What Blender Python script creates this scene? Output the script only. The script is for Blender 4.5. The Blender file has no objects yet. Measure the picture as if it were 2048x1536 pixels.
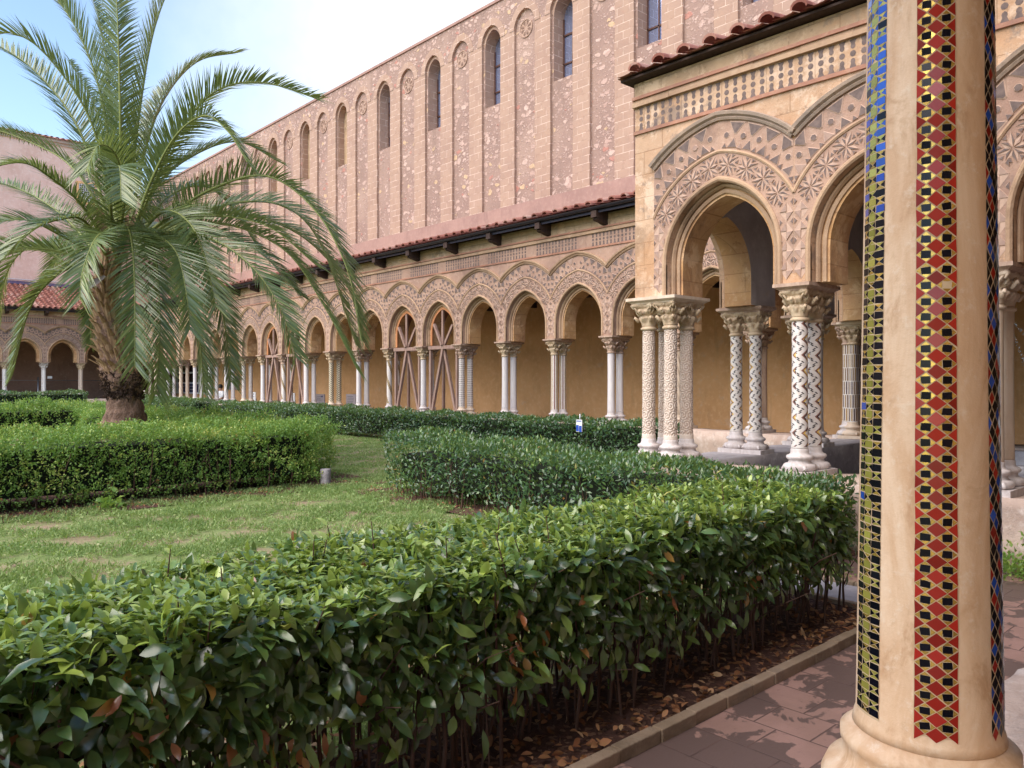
import bpy, bmesh, math, random
import numpy as np
from mathutils import Vector, Matrix, noise as mnoise
R_ = math.radians
sc = bpy.context.scene
# ---------------------------------------------------------------- camera, sky, sun, exposure
cam = bpy.data.objects.new("camera", bpy.data.cameras.new("camera"))
sc.collection.objects.link(cam)
cam.location = (0, 0, 1.65)
cam.rotation_euler = (R_(90 - 0.22), 0, R_(-42.4))
cam.data.sensor_width = 36.0
cam.data.lens = 27.42
cam.data.clip_start = 0.05
cam.data.clip_end = 2000
sc.camera = cam
SUN_DIR = Vector((-0.66, 0.03, 0.73)).normalized()      # towards the sun: high over the garden, veiled
elev = math.asin(SUN_DIR.z)
az = math.atan2(SUN_DIR.x, SUN_DIR.y)
w = bpy.data.worlds.new("World"); sc.world = w; w.use_nodes = True
nt = w.node_tree
sky = nt.nodes.new("ShaderNodeTexSky"); sky.sky_type = 'NISHITA'; sky.sun_disc = False
sky.sun_elevation = elev; sky.sun_rotation = az
sky.air_density = 1.0; sky.dust_density = 0.25; sky.ozone_density = .6
bg = nt.nodes["Background"]; bg.inputs[1].default_value = 0.095
# thin bright veil of high cloud on the right-hand side of the sky
tc = nt.nodes.new("ShaderNodeTexCoord"); nz = nt.nodes.new("ShaderNodeTexNoise"); nz.inputs['Scale'].default_value = 1.6
nz.inputs['Detail'].default_value = 7; nz.inputs['Roughness'].default_value = .6
vm = nt.nodes.new("ShaderNodeVectorMath"); vm.operation = 'DOT_PRODUCT'; vm.inputs[1].default_value = (.66, .62, .42)
mp = nt.nodes.new("ShaderNodeMapRange"); mp.interpolation_type = 'SMOOTHSTEP'; mp.inputs[1].default_value = .97; mp.inputs[2].default_value = 1.17
ad = nt.nodes.new("ShaderNodeMath"); ad.operation = 'MULTIPLY_ADD'; ad.inputs[1].default_value = .22
mxn = nt.nodes.new("ShaderNodeMix"); mxn.data_type = 'RGBA'; mxn.inputs[7].default_value = (4.6, 4.7, 4.8, 1)
nt.links.new(tc.outputs['Generated'], nz.inputs['Vector']); nt.links.new(tc.outputs['Generated'], vm.inputs[0])
nt.links.new(nz.outputs[0], ad.inputs[0]); nt.links.new(vm.outputs['Value'], ad.inputs[2]); nt.links.new(ad.outputs[0], mp.inputs[0])
nt.links.new(mp.outputs[0], mxn.inputs[0]); nt.links.new(sky.outputs[0], mxn.inputs[6]); nt.links.new(mxn.outputs[2], bg.inputs[0])
sun = bpy.data.objects.new("sun", bpy.data.lights.new("sun", 'SUN'))
sun.data.energy = 1.9; sun.data.angle = R_(70); sun.data.color = (1.0, 0.87, 0.74)
sun.rotation_euler = SUN_DIR.to_track_quat('Z', 'Y').to_euler()
sun.location = (0, 0, 60)
sc.collection.objects.link(sun)
sc.view_settings.view_transform = 'Standard'; sc.view_settings.look = 'None'
sc.view_settings.exposure = 1.7; sc.view_settings.gamma = 1.0
random.seed(7); rng = np.random.default_rng(7)
C = sc.collection

# ---------------------------------------------------------------- helpers: objects
def tag(o, label=None, cat=None, group=None, kind=None):
    if label: o['label'] = label
    if cat: o['category'] = cat
    if group: o['group'] = group
    if kind: o['kind'] = kind
    return o
def thing(name, loc, label, cat, group=None, rz=0.0):
    o = bpy.data.objects.new(name, None); C.objects.link(o)
    o.empty_display_size = 0.2
    o.location = loc; o.rotation_euler = (0, 0, rz)
    return tag(o, label, cat, group)
def attach(o, parent, local=False):
    """local=False: mesh is in world coordinates"""
    o.parent = parent
    if not local:
        root = parent; loc = Vector(parent.location)
        while root.parent: root = root.parent; loc = Vector(root.location)
        if parent.parent is None:
            o.matrix_parent_inverse = Matrix.LocRotScale(Vector(parent.location), parent.rotation_euler, None).inverted()
    return o
class MB:
    def __init__(s): s.v = []; s.f = []; s.m = []; s.sm = []
    def add(s, vs, fs, mi=0, smooth=False):
        n = len(s.v); s.v.extend([tuple(p) for p in vs])
        for f in fs:
            s.f.append([i + n for i in f]); s.m.append(mi); s.sm.append(smooth)
    def quad(s, a, b, c, d, mi=0): s.add([a, b, c, d], [(0, 1, 2, 3)], mi)
    def poly(s, pts, mi=0): s.add(pts, [tuple(range(len(pts)))], mi)
    def box(s, x0, x1, y0, y1, z0, z1, mi=0):
        s.add([(x0,y0,z0),(x1,y0,z0),(x1,y1,z0),(x0,y1,z0),(x0,y0,z1),(x1,y0,z1),(x1,y1,z1),(x0,y1,z1)],
              [(0,3,2,1),(4,5,6,7),(0,1,5,4),(1,2,6,5),(2,3,7,6),(3,0,4,7)], mi)
    def beam(s, a, b, w, h, mi=0, up=(0,0,1)):
        a = Vector(a); b = Vector(b); d = (b - a).normalized(); u = Vector(up)
        if abs(d.dot(u)) > .98: u = Vector((0,1,0))
        r = d.cross(u).normalized(); u = r.cross(d)
        vs = []
        for p in (a, b):
            for sx, sy in ((-1,-1),(1,-1),(1,1),(-1,1)):
                vs.append(p + r*(w/2*sx) + u*(h/2*sy))
        s.add(vs, [(0,3,2,1),(4,5,6,7),(0,1,5,4),(1,2,6,5),(2,3,7,6),(3,0,4,7)], mi)
    def tube(s, pts, rads, n=6, mi=0, smooth=True, caps=True):
        pts = [Vector(p) for p in pts]
        if not hasattr(rads, '__len__'): rads = [rads]*len(pts)
        vs = []; fs = []
        ref = None
        for i, p in enumerate(pts):
            d = (pts[min(i+1, len(pts)-1)] - pts[max(i-1, 0)]).normalized()
            if ref is None:
                ref = d.cross(Vector((0,0,1)))
                if ref.length < .1: ref = d.cross(Vector((1,0,0)))
            r = (ref - d*ref.dot(d)).normalized(); ref = r; u = d.cross(r)
            for k in range(n):
                a = 2*math.pi*k/n
                vs.append(p + (r*math.cos(a) + u*math.sin(a))*rads[i])
        for i in range(len(pts)-1):
            for k in range(n):
                k2 = (k+1) % n
                fs.append((i*n+k, i*n+k2, (i+1)*n+k2, (i+1)*n+k))
        if caps:
            fs.append(tuple(range(n-1, -1, -1))); fs.append(tuple((len(pts)-1)*n+k for k in range(n)))
        s.add(vs, fs, mi, smooth)
    def lathe(s, prof, cx=0, cy=0, z=0, n=32, mi=0, rad=None, smooth=True, cap=True):
        vs = []; fs = []
        for (r, h) in prof:
            for k in range(n):
                a = 2*math.pi*k/n
                rr = rad(a, h, r) if rad else r
                vs.append((cx + rr*math.cos(a), cy + rr*math.sin(a), z + h))
        for i in range(len(prof)-1):
            for k in range(n):
                k2 = (k+1) % n
                fs.append((i*n+k, i*n+k2, (i+1)*n+k2, (i+1)*n+k))
        if cap:
            fs.append(tuple(range(n-1, -1, -1))); fs.append(tuple((len(prof)-1)*n+k for k in range(n)))
        s.add(vs, fs, mi, smooth)
    def mesh(s, name, mats):
        me = bpy.data.meshes.new(name)
        me.from_pydata(s.v, [], s.f)
        for m in mats: me.materials.append(m)
        me.polygons.foreach_set('material_index', s.m)
        me.polygons.foreach_set('use_smooth', s.sm)
        me.update(); return me
    def build(s, name, mats, parent=None, local=False):
        if not isinstance(mats, (list, tuple)): mats = [mats]
        o = bpy.data.objects.new(name, s.mesh(name, mats)); C.objects.link(o)
        if parent is not None: attach(o, parent, local)
        return o
def npmesh(name, V, loops, sizes, mats, mi=None, attrs=None, smooth=True, parent=None, local=False):
    me = bpy.data.meshes.new(name)
    me.vertices.add(len(V)); me.vertices.foreach_set('co', np.asarray(V, np.float32).ravel())
    me.loops.add(len(loops)); me.loops.foreach_set('vertex_index', np.asarray(loops, np.int32))
    me.polygons.add(len(sizes))
    st = np.concatenate([[0], np.cumsum(sizes)[:-1]]).astype(np.int32)
    me.polygons.foreach_set('loop_start', st)
    if not isinstance(mats, (list, tuple)): mats = [mats]
    for m in mats: me.materials.append(m)
    if mi is not None: me.polygons.foreach_set('material_index', np.asarray(mi, np.int32))
    me.polygons.foreach_set('use_smooth', np.full(len(sizes), smooth))
    me.update(calc_edges=True)
    if attrs:
        for k, a in attrs.items():
            at = me.attributes.new(k, 'FLOAT', 'FACE'); at.data.foreach_set('value', np.asarray(a, np.float32))
    me.validate()
    o = bpy.data.objects.new(name, me); C.objects.link(o)
    if parent is not None: attach(o, parent, local)
    return o
def nrm(a): return a/np.maximum(np.linalg.norm(a, axis=1, keepdims=True), 1e-9)

# ---------------------------------------------------------------- helpers: materials
class S:
    def __init__(s, t, k): s.t = t; s.k = k
    def _m(s, op, o=None, p=None, clamp=False):
        n = s.t.nodes.new('ShaderNodeMath'); n.operation = op; n.use_clamp = clamp
        s.t.links.new(s.k, n.inputs[0])
        for i, x in ((1, o), (2, p)):
            if x is None: continue
            if isinstance(x, S): s.t.links.new(x.k, n.inputs[i])
            else: n.inputs[i].default_value = x
        return S(s.t, n.outputs[0])
    def __add__(s, o): return s._m('ADD', o)
    __radd__ = __add__
    def __sub__(s, o): return s._m('SUBTRACT', o)
    def __rsub__(s, o): return (s._m('MULTIPLY', -1.0))._m('ADD', o)
    def __mul__(s, o): return s._m('MULTIPLY', o)
    __rmul__ = __mul__
    def __truediv__(s, o): return s._m('DIVIDE', o)
    def gt(s, o): return s._m('GREATER_THAN', o)
    def lt(s, o): return s._m('LESS_THAN', o)
    def fr(s): return s._m('FRACT')
    def fl(s): return s._m('FLOOR')
    def ab(s): return s._m('ABSOLUTE')
    def mod(s, o): return s._m('FLOORED_MODULO', o)
    def mx(s, o): return s._m('MAXIMUM', o)
    def mn(s, o): return s._m('MINIMUM', o)
    def sin(s): return s._m('SINE')
    def pw(s, o): return s._m('POWER', o)
    def ss(s, a, b):
        n = s.t.nodes.new('ShaderNodeMapRange'); n.interpolation_type = 'SMOOTHSTEP'
        s.t.links.new(s.k, n.inputs[0]); n.inputs[1].default_value = a; n.inputs[2].default_value = b
        return S(s.t, n.outputs[0])
class MT:
    """small material builder"""
    def __init__(s, name, rough=0.8, coords='world'):
        s.m = bpy.data.materials.new(name); s.m.use_nodes = True; s.t = s.m.node_tree
        s.b = s.t.nodes['Principled BSDF']; s.b.inputs['Roughness'].default_value = rough
        s.b.inputs['Specular IOR Level'].default_value = 0.35
        if coords == 'world':
            g = s.t.nodes.new('ShaderNodeNewGeometry'); s.P = g.outputs['Position']
        else:
            g = s.t.nodes.new('ShaderNodeTexCoord'); s.P = g.outputs['Object']
        x = s.t.nodes.new('ShaderNodeSeparateXYZ'); s.t.links.new(s.P, x.inputs[0])
        s.x, s.y, s.z = [S(s.t, x.outputs[i]) for i in range(3)]
    def vec(s, x, y, z=0.0):
        n = s.t.nodes.new('ShaderNodeCombineXYZ')
        for i, v in enumerate((x, y, z)):
            if isinstance(v, S): s.t.links.new(v.k, n.inputs[i])
            else: n.inputs[i].default_value = v
        return n.outputs[0]
    def noise(s, scale, detail=4, rough=.55, vec=None, dist=0.0, out=0):
        n = s.t.nodes.new('ShaderNodeTexNoise'); n.inputs['Scale'].default_value = scale
        n.inputs['Detail'].default_value = detail; n.inputs['Roughness'].default_value = rough
        n.inputs['Distortion'].default_value = dist
        s.t.links.new(vec if vec is not None else s.P, n.inputs['Vector'])
        return S(s.t, n.outputs[out])
    def vor(s, scale, vec=None, feature='F1', rnd=1.0):
        n = s.t.nodes.new('ShaderNodeTexVoronoi'); n.feature = feature
        n.inputs['Scale'].default_value = scale; n.inputs['Randomness'].default_value = rnd
        s.t.links.new(vec if vec is not None else s.P, n.inputs['Vector'])
        return S(s.t, n.outputs[0]), (n.outputs[1] if feature != 'DISTANCE_TO_EDGE' else None)
    def brick(s, vec, w, h, mortar, c1=(.5,.5,.5,1), c2=(.5,.5,.5,1), cm=(0,0,0,1), off=.5):
        n = s.t.nodes.new('ShaderNodeTexBrick'); s.t.links.new(vec, n.inputs['Vector'])
        n.inputs['Scale'].default_value = 1.0
        n.inputs['Brick Width'].default_value = w; n.inputs['Row Height'].default_value = h
        n.inputs['Mortar Size'].default_value = mortar; n.inputs['Mortar Smooth'].default_value = .3
        n.inputs['Color1'].default_value = c1; n.inputs['Color2'].default_value = c2; n.inputs['Mortar'].default_value = cm
        n.offset = off
        return n
    def mix(s, f, a, b, mode='MIX'):
        n = s.t.nodes.new('ShaderNodeMix'); n.data_type = 'RGBA'; n.blend_type = mode
        ins = (n.inputs[0], n.inputs[6], n.inputs[7])
        for i, v in zip(ins, (f, a, b)):
            if isinstance(v, S): s.t.links.new(v.k, i)
            elif isinstance(v, bpy.types.NodeSocket): s.t.links.new(v, i)
            elif isinstance(v, (int, float)): i.default_value = v
            else: i.default_value = tuple(v) + (1,) if len(v) == 3 else v
        return n.outputs[2]
    def ramp(s, f, stops):
        n = s.t.nodes.new('ShaderNodeValToRGB'); e = n.color_ramp.elements
        while len(e) < len(stops): e.new(.5)
        for k, (p, c) in enumerate(stops): e[k].position = p; e[k].color = tuple(c) + (1,)
        s.t.links.new(f.k, n.inputs[0]); return n.outputs[0]
    def sepc(s, col):
        n = s.t.nodes.new('ShaderNodeSeparateColor'); s.t.links.new(col, n.inputs[0])
        return [S(s.t, n.outputs[i]) for i in range(3)]
    def attr(s, name):
        n = s.t.nodes.new('ShaderNodeAttribute'); n.attribute_name = name; return S(s.t, n.outputs['Fac'])
    def col(s, c):
        if isinstance(c, (tuple, list)): s.b.inputs['Base Color'].default_value = tuple(c) + (1,)
        else: s.t.links.new(c, s.b.inputs['Base Color'])
        return s
    def set(s, k, v):
        if isinstance(v, S): s.t.links.new(v.k, s.b.inputs[k])
        else: s.b.inputs[k].default_value = v
        return s
    def bump(s, h, strength=.5, dist=.02):
        n = s.t.nodes.new('ShaderNodeBump'); n.inputs['Strength'].default_value = strength
        n.inputs['Distance'].default_value = dist
        s.t.links.new(h.k, n.inputs['Height']); s.t.links.new(n.outputs[0], s.b.inputs['Normal']); return s
def hsv(c, k): return tuple(min(1, x*k) for x in c)

# ---------------------------------------------------------------- materials
M = {}
def m_arcade(name, base, dark, light, joints=True, lichen=0.0, jw=.55, jh=.28):
    t = MT(name, .9)
    n1 = t.noise(1.1, 5, .6); n2 = t.noise(9, 6, .65); n3 = t.noise(70, 3, .6)
    c = t.mix(n1.ss(.35, .68), base, dark)
    c = t.mix(n2.ss(.5, .8)*.75, c, light)
    h = n2*.6 + n3*.35
    if joints:
        b = t.brick(t.vec(t.x + t.y, t.z), jw, jh, .006, (.35,.35,.35,1), (.75,.75,.75,1))
        bc = t.sepc(b.outputs['Color'])[0]
        c = t.mix((bc - .35)*.7, c, light)
        c = t.mix(S(t.t, b.outputs['Fac'])*.45, c, hsv(dark, .7))
        h = h - S(t.t, b.outputs['Fac'])*.5
    gr = t.noise(.8, 7, .7, None, .5); c = t.mix(gr.ss(.52, .64)*.6, c, hsv(dark, .58)); n5 = t.noise(3.4, 6, .7); c = t.mix(n5.ss(.56,.68)*.4, c, light)
    if joints:
        lm = t.noise(1.9, 8, .74, None, .3); c = t.mix(lm.ss(.53, .60)*.55, c, hsv(light, 1.12)); om = t.noise(1.25, 6, .65); c = t.mix(om.ss(.54, .68)*.45, c, (.46,.24,.115))
        fs_ = t.noise(11, 6, .75); c = t.mix(fs_.ss(.58, .66)*.45, c, hsv(dark, .6)); h = h + fs_*.5
    if lichen:
        l = t.noise(2.6, 6, .7); c = t.mix(l.ss(.56, .66)*lichen, c, (.14,.125,.12))
        st = t.noise(1.0, 3, .6, t.vec((t.x + t.y)*5, t.z*.6)); c = t.mix(st.ss(.6, .72)*lichen*.6, c, (.2,.16,.13))
    t.col(c).bump(h + t.noise(3.5,5,.65)*1.2, .7, .016); return t.m
M['stone'] = m_arcade('carved_sandstone', (.41,.265,.195), (.31,.195,.15), (.50,.36,.28), False, .3)
M['ashlar'] = m_arcade('cream_ashlar', (.50,.325,.205), (.39,.235,.14), (.60,.46,.35), True, .55)
M['upper'] = m_arcade('ochre_ashlar', (.46,.32,.20), (.33,.22,.135), (.55,.41,.28), True, .4)
M['soffit'] = m_arcade('ochre_soffit_stone', (.52,.30,.13), (.36,.18,.09), (.66,.46,.28), True, .0, .8, .26)
M['hood'] = m_arcade('lichen_dark_moulding', (.42,.31,.235), (.28,.22,.18), (.5,.38,.28), False, .3)
M['mould'] = m_arcade('worn_moulding', (.46,.31,.20), (.34,.22,.145), (.54,.39,.27), False, .1)
M['redline'] = m_arcade('red_string_course', (.40,.20,.135), (.30,.155,.11), (.46,.30,.21), False, .2)
M['rough'] = m_arcade('pale_rough_stone', (.56,.44,.37), (.38,.28,.23), (.68,.60,.55), False, .35)
M['parapet'] = m_arcade('grey_parapet_stone', (.42,.38,.38), (.24,.22,.23), (.56,.52,.52), False, .5)
M['marble_slab'] = m_arcade('weathered_marble', (.62,.60,.62), (.42,.40,.44), (.74,.72,.72), False, .25)
def m_lava(n, a, b):
    t = MT(n, .85); q = t.noise(14, 4); t.col(t.mix(q.ss(.3,.7), a, b)).bump(t.noise(60, 3), .4, .006); return t.m
M['lava'] = m_lava('grey_lava_inlay', (.115,.085,.078), (.185,.135,.12))
M['lava2'] = m_lava('pale_lava_inlay', (.30,.20,.165), (.36,.25,.20))
M['facet'] = m_lava('light_facet_stone', (.50,.35,.27), (.42,.29,.225))
def m_plaster(n, a, b, c2, st=.0):
    t = MT(n, .92); n1 = t.noise(.9, 6, .62); n2 = t.noise(7, 5, .7)
    c = t.mix(n1.ss(.32, .7), a, b); c = t.mix(n2.ss(.45, .75)*.6, c, c2)
    n4 = t.noise(1.6, 5, .6, t.vec((t.x + t.y)*2.2, t.z*.35)); c = t.mix(n4.ss(.56, .72)*.35, c, hsv(b, .62))
    if st: n3 = t.noise(2.2, 5, .75); c = t.mix(n3.ss(.6, .66)*st, c, (.6,.48,.38))
    t.col(c).bump(n2 + t.noise(40, 3)*.4, .5, .01); return t.m
M['ochre'] = m_plaster('ochre_gallery_plaster', (.78,.45,.215), (.64,.35,.155), (.84,.56,.32), .25)
M['brownplaster'] = m_plaster('brown_gallery_plaster', (.36,.21,.155), (.28,.165,.12), (.44,.29,.21), .25)
M['pinkplaster'] = m_plaster('pink_plaster_band', (.35,.215,.18), (.28,.17,.145), (.42,.28,.235))
M['leftplaster'] = m_plaster('pale_pink_facade_plaster', (.76,.54,.47), (.64,.42,.35), (.82,.66,.60))
M['inner'] = m_plaster('grey_inner_plaster', (.60,.54,.54), (.42,.35,.34), (.70,.64,.63), .4)
def m_ashlar2():
    t = MT('church_pilaster_ashlar', .9); n1 = t.noise(1.3, 5, .6); n2 = t.noise(8, 5, .65)
    b = t.brick(t.vec(t.x*.8 + t.y + .2, t.z), .46, .24, .010, (.2,.2,.2,1), (.9,.9,.9,1))
    bc = t.sepc(b.outputs['Color'])[0]
    c = t.mix(n1.ss(.3,.7), (.37,.245,.18), (.315,.205,.16)); c = t.mix(bc*.6, c, (.42,.29,.225))
    c = t.mix(n2.ss(.5,.75)*.6, c, (.34,.20,.15)); c = t.mix(S(t.t, b.outputs['Fac'])*t.noise(3,3).ss(.35,.6), c, (.68,.52,.43))
    t.col(c).bump(n2 - S(t.t, b.outputs['Fac'])*.8, .7, .015); return t.m
M['church_ashlar'] = m_ashlar2()
def m_rubble():
    t = MT('church_rubble', .95)
    d = t.noise(2.5, 4, .6, out=1)
    nn = t.t.nodes.new('ShaderNodeVectorMath'); nn.operation = 'MULTIPLY_ADD'
    t.t.links.new(d.k, nn.inputs[0]); nn.inputs[1].default_value = (.35,.35,.35); t.t.links.new(t.P, nn.inputs[2])
    mp = t.t.nodes.new('ShaderNodeVectorMath'); mp.operation = 'MULTIPLY'; mp.inputs[1].default_value = (1, .8, 1.35)
    t.t.links.new(nn.outputs[0], mp.inputs[0])
    v, vc = t.vor(4.6, mp.outputs[0]); rc = t.sepc(vc)
    v2, vc2 = t.vor(12, mp.outputs[0]); rc2 = t.sepc(vc2)
    cov = (t.noise(.9, 4, .6) - .5)*.55; mask = (rc[0]*.40 + .15 + cov - v).ss(0, .07); mask2 = (rc2[0]*.56 + .05 + cov - v2).ss(0, .10)
    n1 = t.noise(.7, 5, .6)
    mort = t.mix(n1.ss(.3,.7), (.325,.22,.18), (.27,.18,.15))
    st = t.mix(rc[1], (.56,.41,.35), (.42,.28,.235)); st = t.mix(rc[2].gt(.90), st, (.54,.38,.24)); st = t.mix(rc[2].lt(.08), st, (.42,.20,.16))
    c = t.mix(mask2*.65, mort, t.mix(rc2[1], (.56,.42,.37), (.45,.29,.24)))
    c = t.mix(mask, c, st); c = t.mix(t.noise(16, 6, .7).ss(.45,.75)*.5, c, (.27,.17,.145)); st2 = t.noise(1.3, 5, .65, t.vec((t.x+t.y)*2.5, t.z*.3)); c = t.mix(st2.ss(.52,.70)*.55, c, (.23,.155,.125)); c = t.mix(t.noise(.5, 3).ss(.5,.7)*.3, c, (.48,.34,.27))
    t.col(c).bump(mask*.8 + mask2*.5 + t.noise(25, 4)*.6, .8, .03); return t.m
M['rubble'] = m_rubble()
def m_tile():
    t = MT('terracotta_roof_tile', .85); v, vc = t.vor(3.1); r = t.sepc(vc)
    c = t.ramp(r[0], [(0, (.20,.075,.055)), (.5, (.30,.115,.085)), (.8, (.36,.17,.13)), (1, (.44,.29,.24))])
    c = t.mix(t.noise(6, 5, .7).ss(.5,.72)*.6, c, (.20,.10,.09)); t.col(c).bump(t.noise(40, 3), .3, .005); return t.m
M['tile'] = m_tile()
def m_wood(n, a, b, sc_=1.0, rough=.8):
    t = MT(n, rough); q = t.noise(3*sc_, 5, .6, t.vec(t.x*8, t.y*8, t.z*.7)); q2 = t.noise(5, 4, .7)
    c = t.mix(q.ss(.3,.7), a, b); c = t.mix(q2.ss(.55,.75)*.4, c, hsv(a, .5)); t.col(c).bump(q, .3, .004); return t.m
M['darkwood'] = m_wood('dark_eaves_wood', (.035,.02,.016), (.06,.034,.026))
M['propwood'] = m_wood('weathered_prop_timber', (.24,.145,.115), (.36,.25,.21))
M['centring'] = m_wood('orange_plywood', (.58,.26,.12), (.50,.21,.09))
M['redwood'] = m_wood('brown_boards', (.20,.085,.055), (.15,.06,.04))
def simple(n, c, rough=.5, metal=0.0, nz=.12, scale=12):
    t = MT(n, rough); t.col(t.mix(t.noise(scale, 4).ss(.3,.7), c, hsv(c, 1-nz*2))); t.set('Metallic', metal); return t.m
M['gutter'] = simple('dark_gutter_metal', (.05,.045,.06), .35, .6)
M['gap'] = simple('dark_void', (.02,.014,.012), 1)
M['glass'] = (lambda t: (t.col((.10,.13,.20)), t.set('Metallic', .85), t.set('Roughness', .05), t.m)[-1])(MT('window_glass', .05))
M['glass'].node_tree.nodes['Principled BSDF'].inputs['Base Color'].default_value = (.50,.62,.95,1)  # bright blue of the reflected sky put into the pane colour
M['glassdark'] = simple('dark_window_pane', (.02,.02,.03), .12)
M['frame'] = simple('brown_window_frame', (.10,.045,.035), .5)
M['sill'] = simple('pale_sill_stone', (.5,.38,.32), .8)
M['white'] = simple('white_board', (.75,.76,.78), .5, nz=.03)
M['blue'] = simple('blue_board', (.03,.08,.42), .4, nz=.05)
M['navy'] = simple('navy_panel', (.008,.015,.09), .35, nz=.05)
M['greyboard'] = simple('grey_information_panel', (.30,.26,.27), .5, nz=.05)
M['text'] = simple('dark_lettering', (.09,.09,.12), .6)
M['steel'] = simple('steel_post', (.45,.45,.47), .3, .8)
M['purple'] = simple('violet_flashing', (.17,.13,.24), .5, nz=.08)
M['skin'] = simple('skin', (.45,.26,.18), .5, nz=.02)
M['hair'] = simple('dark_hair', (.012,.01,.01), .6)
M['shirt'] = simple('white_shirt_cloth', (.72,.74,.78), .9, nz=.04)
M['trousers'] = simple('dark_trousers_cloth', (.03,.035,.05), .9)
def m_marble(n, a, b, c2, rough=.35, scale=3.0, bump=.15):
    t = MT(n, rough, 'obj'); n1 = t.noise(scale, 6, .6, t.vec(t.x*1.6, t.y*1.6, t.z*.55), 1.2); n2 = t.noise(26, 5, .7)
    c = t.mix(n1.ss(.35,.65), a, b); c = t.mix(n2.ss(.5,.75)*.55, c, c2); t.col(c).bump(n2, bump, .004); return t.m
M['marble'] = m_marble('white_marble', (.66,.63,.63), (.56,.52,.53), (.66,.56,.48))
M['marblewarm'] = m_marble('warm_marble', (.60,.49,.39), (.52,.40,.30), (.62,.54,.46), .55)
M['capstone'] = m_marble('carved_capital_stone', (.54,.42,.29), (.40,.29,.19), (.66,.56,.42), .7, 4, .5)
M['capstone2'] = m_marble('pinkish_capital_stone', (.46,.33,.25), (.33,.22,.17), (.56,.44,.34), .75, 4, .5)
def m_fg():
    t = MT('honey_marble', .42, 'obj'); n1 = t.noise(5, 6, .62, t.vec(t.x*1.5, t.y*1.5, t.z*.45), 1.5); n2 = t.noise(34, 5, .72); n3 = t.noise(9, 5, .7, t.vec(t.x, t.y, t.z*.7), .6)
    c = t.mix(n1.ss(.36,.64), (.68,.50,.345), (.56,.36,.215)); c = t.mix(n3.ss(.50,.66)*.75, c, (.44,.26,.14)); c = t.mix(n2.ss(.52,.75)*.55, c, (.72,.62,.50))
    c = t.mix(n3.ss(.66,.72)*.5, c, (.26,.17,.11)); t.col(c).bump(n2*.6 + n1*.6 + n3*.4, .45, .006); t.set('Roughness', n3*.3 + .28); return t.m
M['fgmarble'] = m_fg()
M['basemarble'] = m_marble('pale_base_marble', (.60,.55,.54), (.46,.40,.38), (.66,.62,.62), .5, 4)
def m_shaft(kind):
    t = MT('shaft_' + kind, .38, 'obj')
    th = t.t.nodes.new('ShaderNodeMath'); th.operation = 'ARCTAN2'; t.t.links.new(t.y.k, th.inputs[0]); t.t.links.new(t.x.k, th.inputs[1])
    th = S(t.t, th.outputs[0])/(2*math.pi)      # -.5 .. .5
    base = t.mix(t.noise(20, 5, .7).ss(.4,.75), (.66,.62,.60), (.58,.50,.44))
    gold = (.62,.42,.10); black = (.02,.018,.02); brown = (.20,.09,.07)
    z = t.z; rim = (z.gt(.02)*z.lt(1.36))
    if kind == 'zigzag':
        tri = ((z/.165).fr() - .5).ab()*2
        v = th*5 + tri*1.0
        f = v.fr(); par = v.fl().mod(2)
        band = (f.lt(.40))*rim
        a = (f/.2).fl() + ((z/.0206).fl()); ck = a.mod(2)
        g = t.noise(13, 1).gt(.52)
        sqc = t.mix(g*par, (.03,.025,.03), gold)
        c1 = t.mix(ck, (.62,.58,.56), sqc)
        c2 = t.mix(f.lt(.2), sqc, brown)
        inner = t.mix(par, c1, c2)
        c = t.mix(band, base, inner)
    elif kind == 'strips':
        f = (th*8 + .5).fr(); band = f.gt(.3)*f.lt(.7)*rim
        ck = ((z/.017).fl() + (f*10).fl()).mod(2)
        c = t.mix(band, base, t.mix(ck, (.10,.05,.05), t.mix((th*8+.5).fl().mod(2), gold, (.28,.10,.07))))
    elif kind == 'blocks':
        row = (z/.235).fl(); f = (th*14 + row*.5).fr(); band = f.gt(.22)*f.lt(.78)*rim*((z/.235).fr().gt(.06))
        ck = ((z/.015).fl() + (f*8).fl()).mod(2)
        c = t.mix(band, base, t.mix(ck, (.09,.03,.03), t.mix((th*14+row*.5).fl().mod(3)/2, (.03,.025,.04), (.55,.36,.10))))
    elif kind == 'dots':
        a = (th*12).fr() - .5; b = (z/.052).fr() - .5
        band = (a.ab() + b.ab()).lt(.36)*rim
        c = t.mix(band, base, (.10,.055,.05))
    elif kind == 'chevron':
        a = ((th*3).fr() - .5).ab()*2; f = (z/.075 + a*1.1).fr()
        c = t.mix(f.lt(.4)*rim, t.mix(.5, base, (.58,.48,.22)), (.07,.055,.05))
    elif kind == 'spiral':
        f = (th*2 + z*1.5).fr(); band = f.lt(.32)*rim
        ck = ((z/.03).fl() + (f*9).fl()).mod(2)
        c = t.mix(band, base, t.mix(ck, (.08,.06,.06), (.50,.36,.18)))
    t.col(c).bump(t.noise(30, 4), .2, .003); return t.m
for k in ('zigzag', 'strips', 'blocks', 'dots', 'chevron', 'spiral'): M['sh_'+k] = m_shaft(k)
def m_carved():
    t = MT('arabesque_carved_marble', .65, 'obj'); n = t.noise(38, 3); n1 = t.noise(6, 4)
    r = (t.x*t.x + t.y*t.y)._m('SQRT'); cav = (r - (.0835 - t.z*.0042)).ss(-.0055, .001)  # hollows of the carving coloured darker, their shade put into the marble colour
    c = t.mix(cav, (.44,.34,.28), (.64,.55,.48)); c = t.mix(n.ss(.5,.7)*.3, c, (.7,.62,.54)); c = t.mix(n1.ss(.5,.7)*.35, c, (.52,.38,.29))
    t.col(c).bump(n, .3, .003); return t.m
M['carved'] = m_carved()
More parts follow.
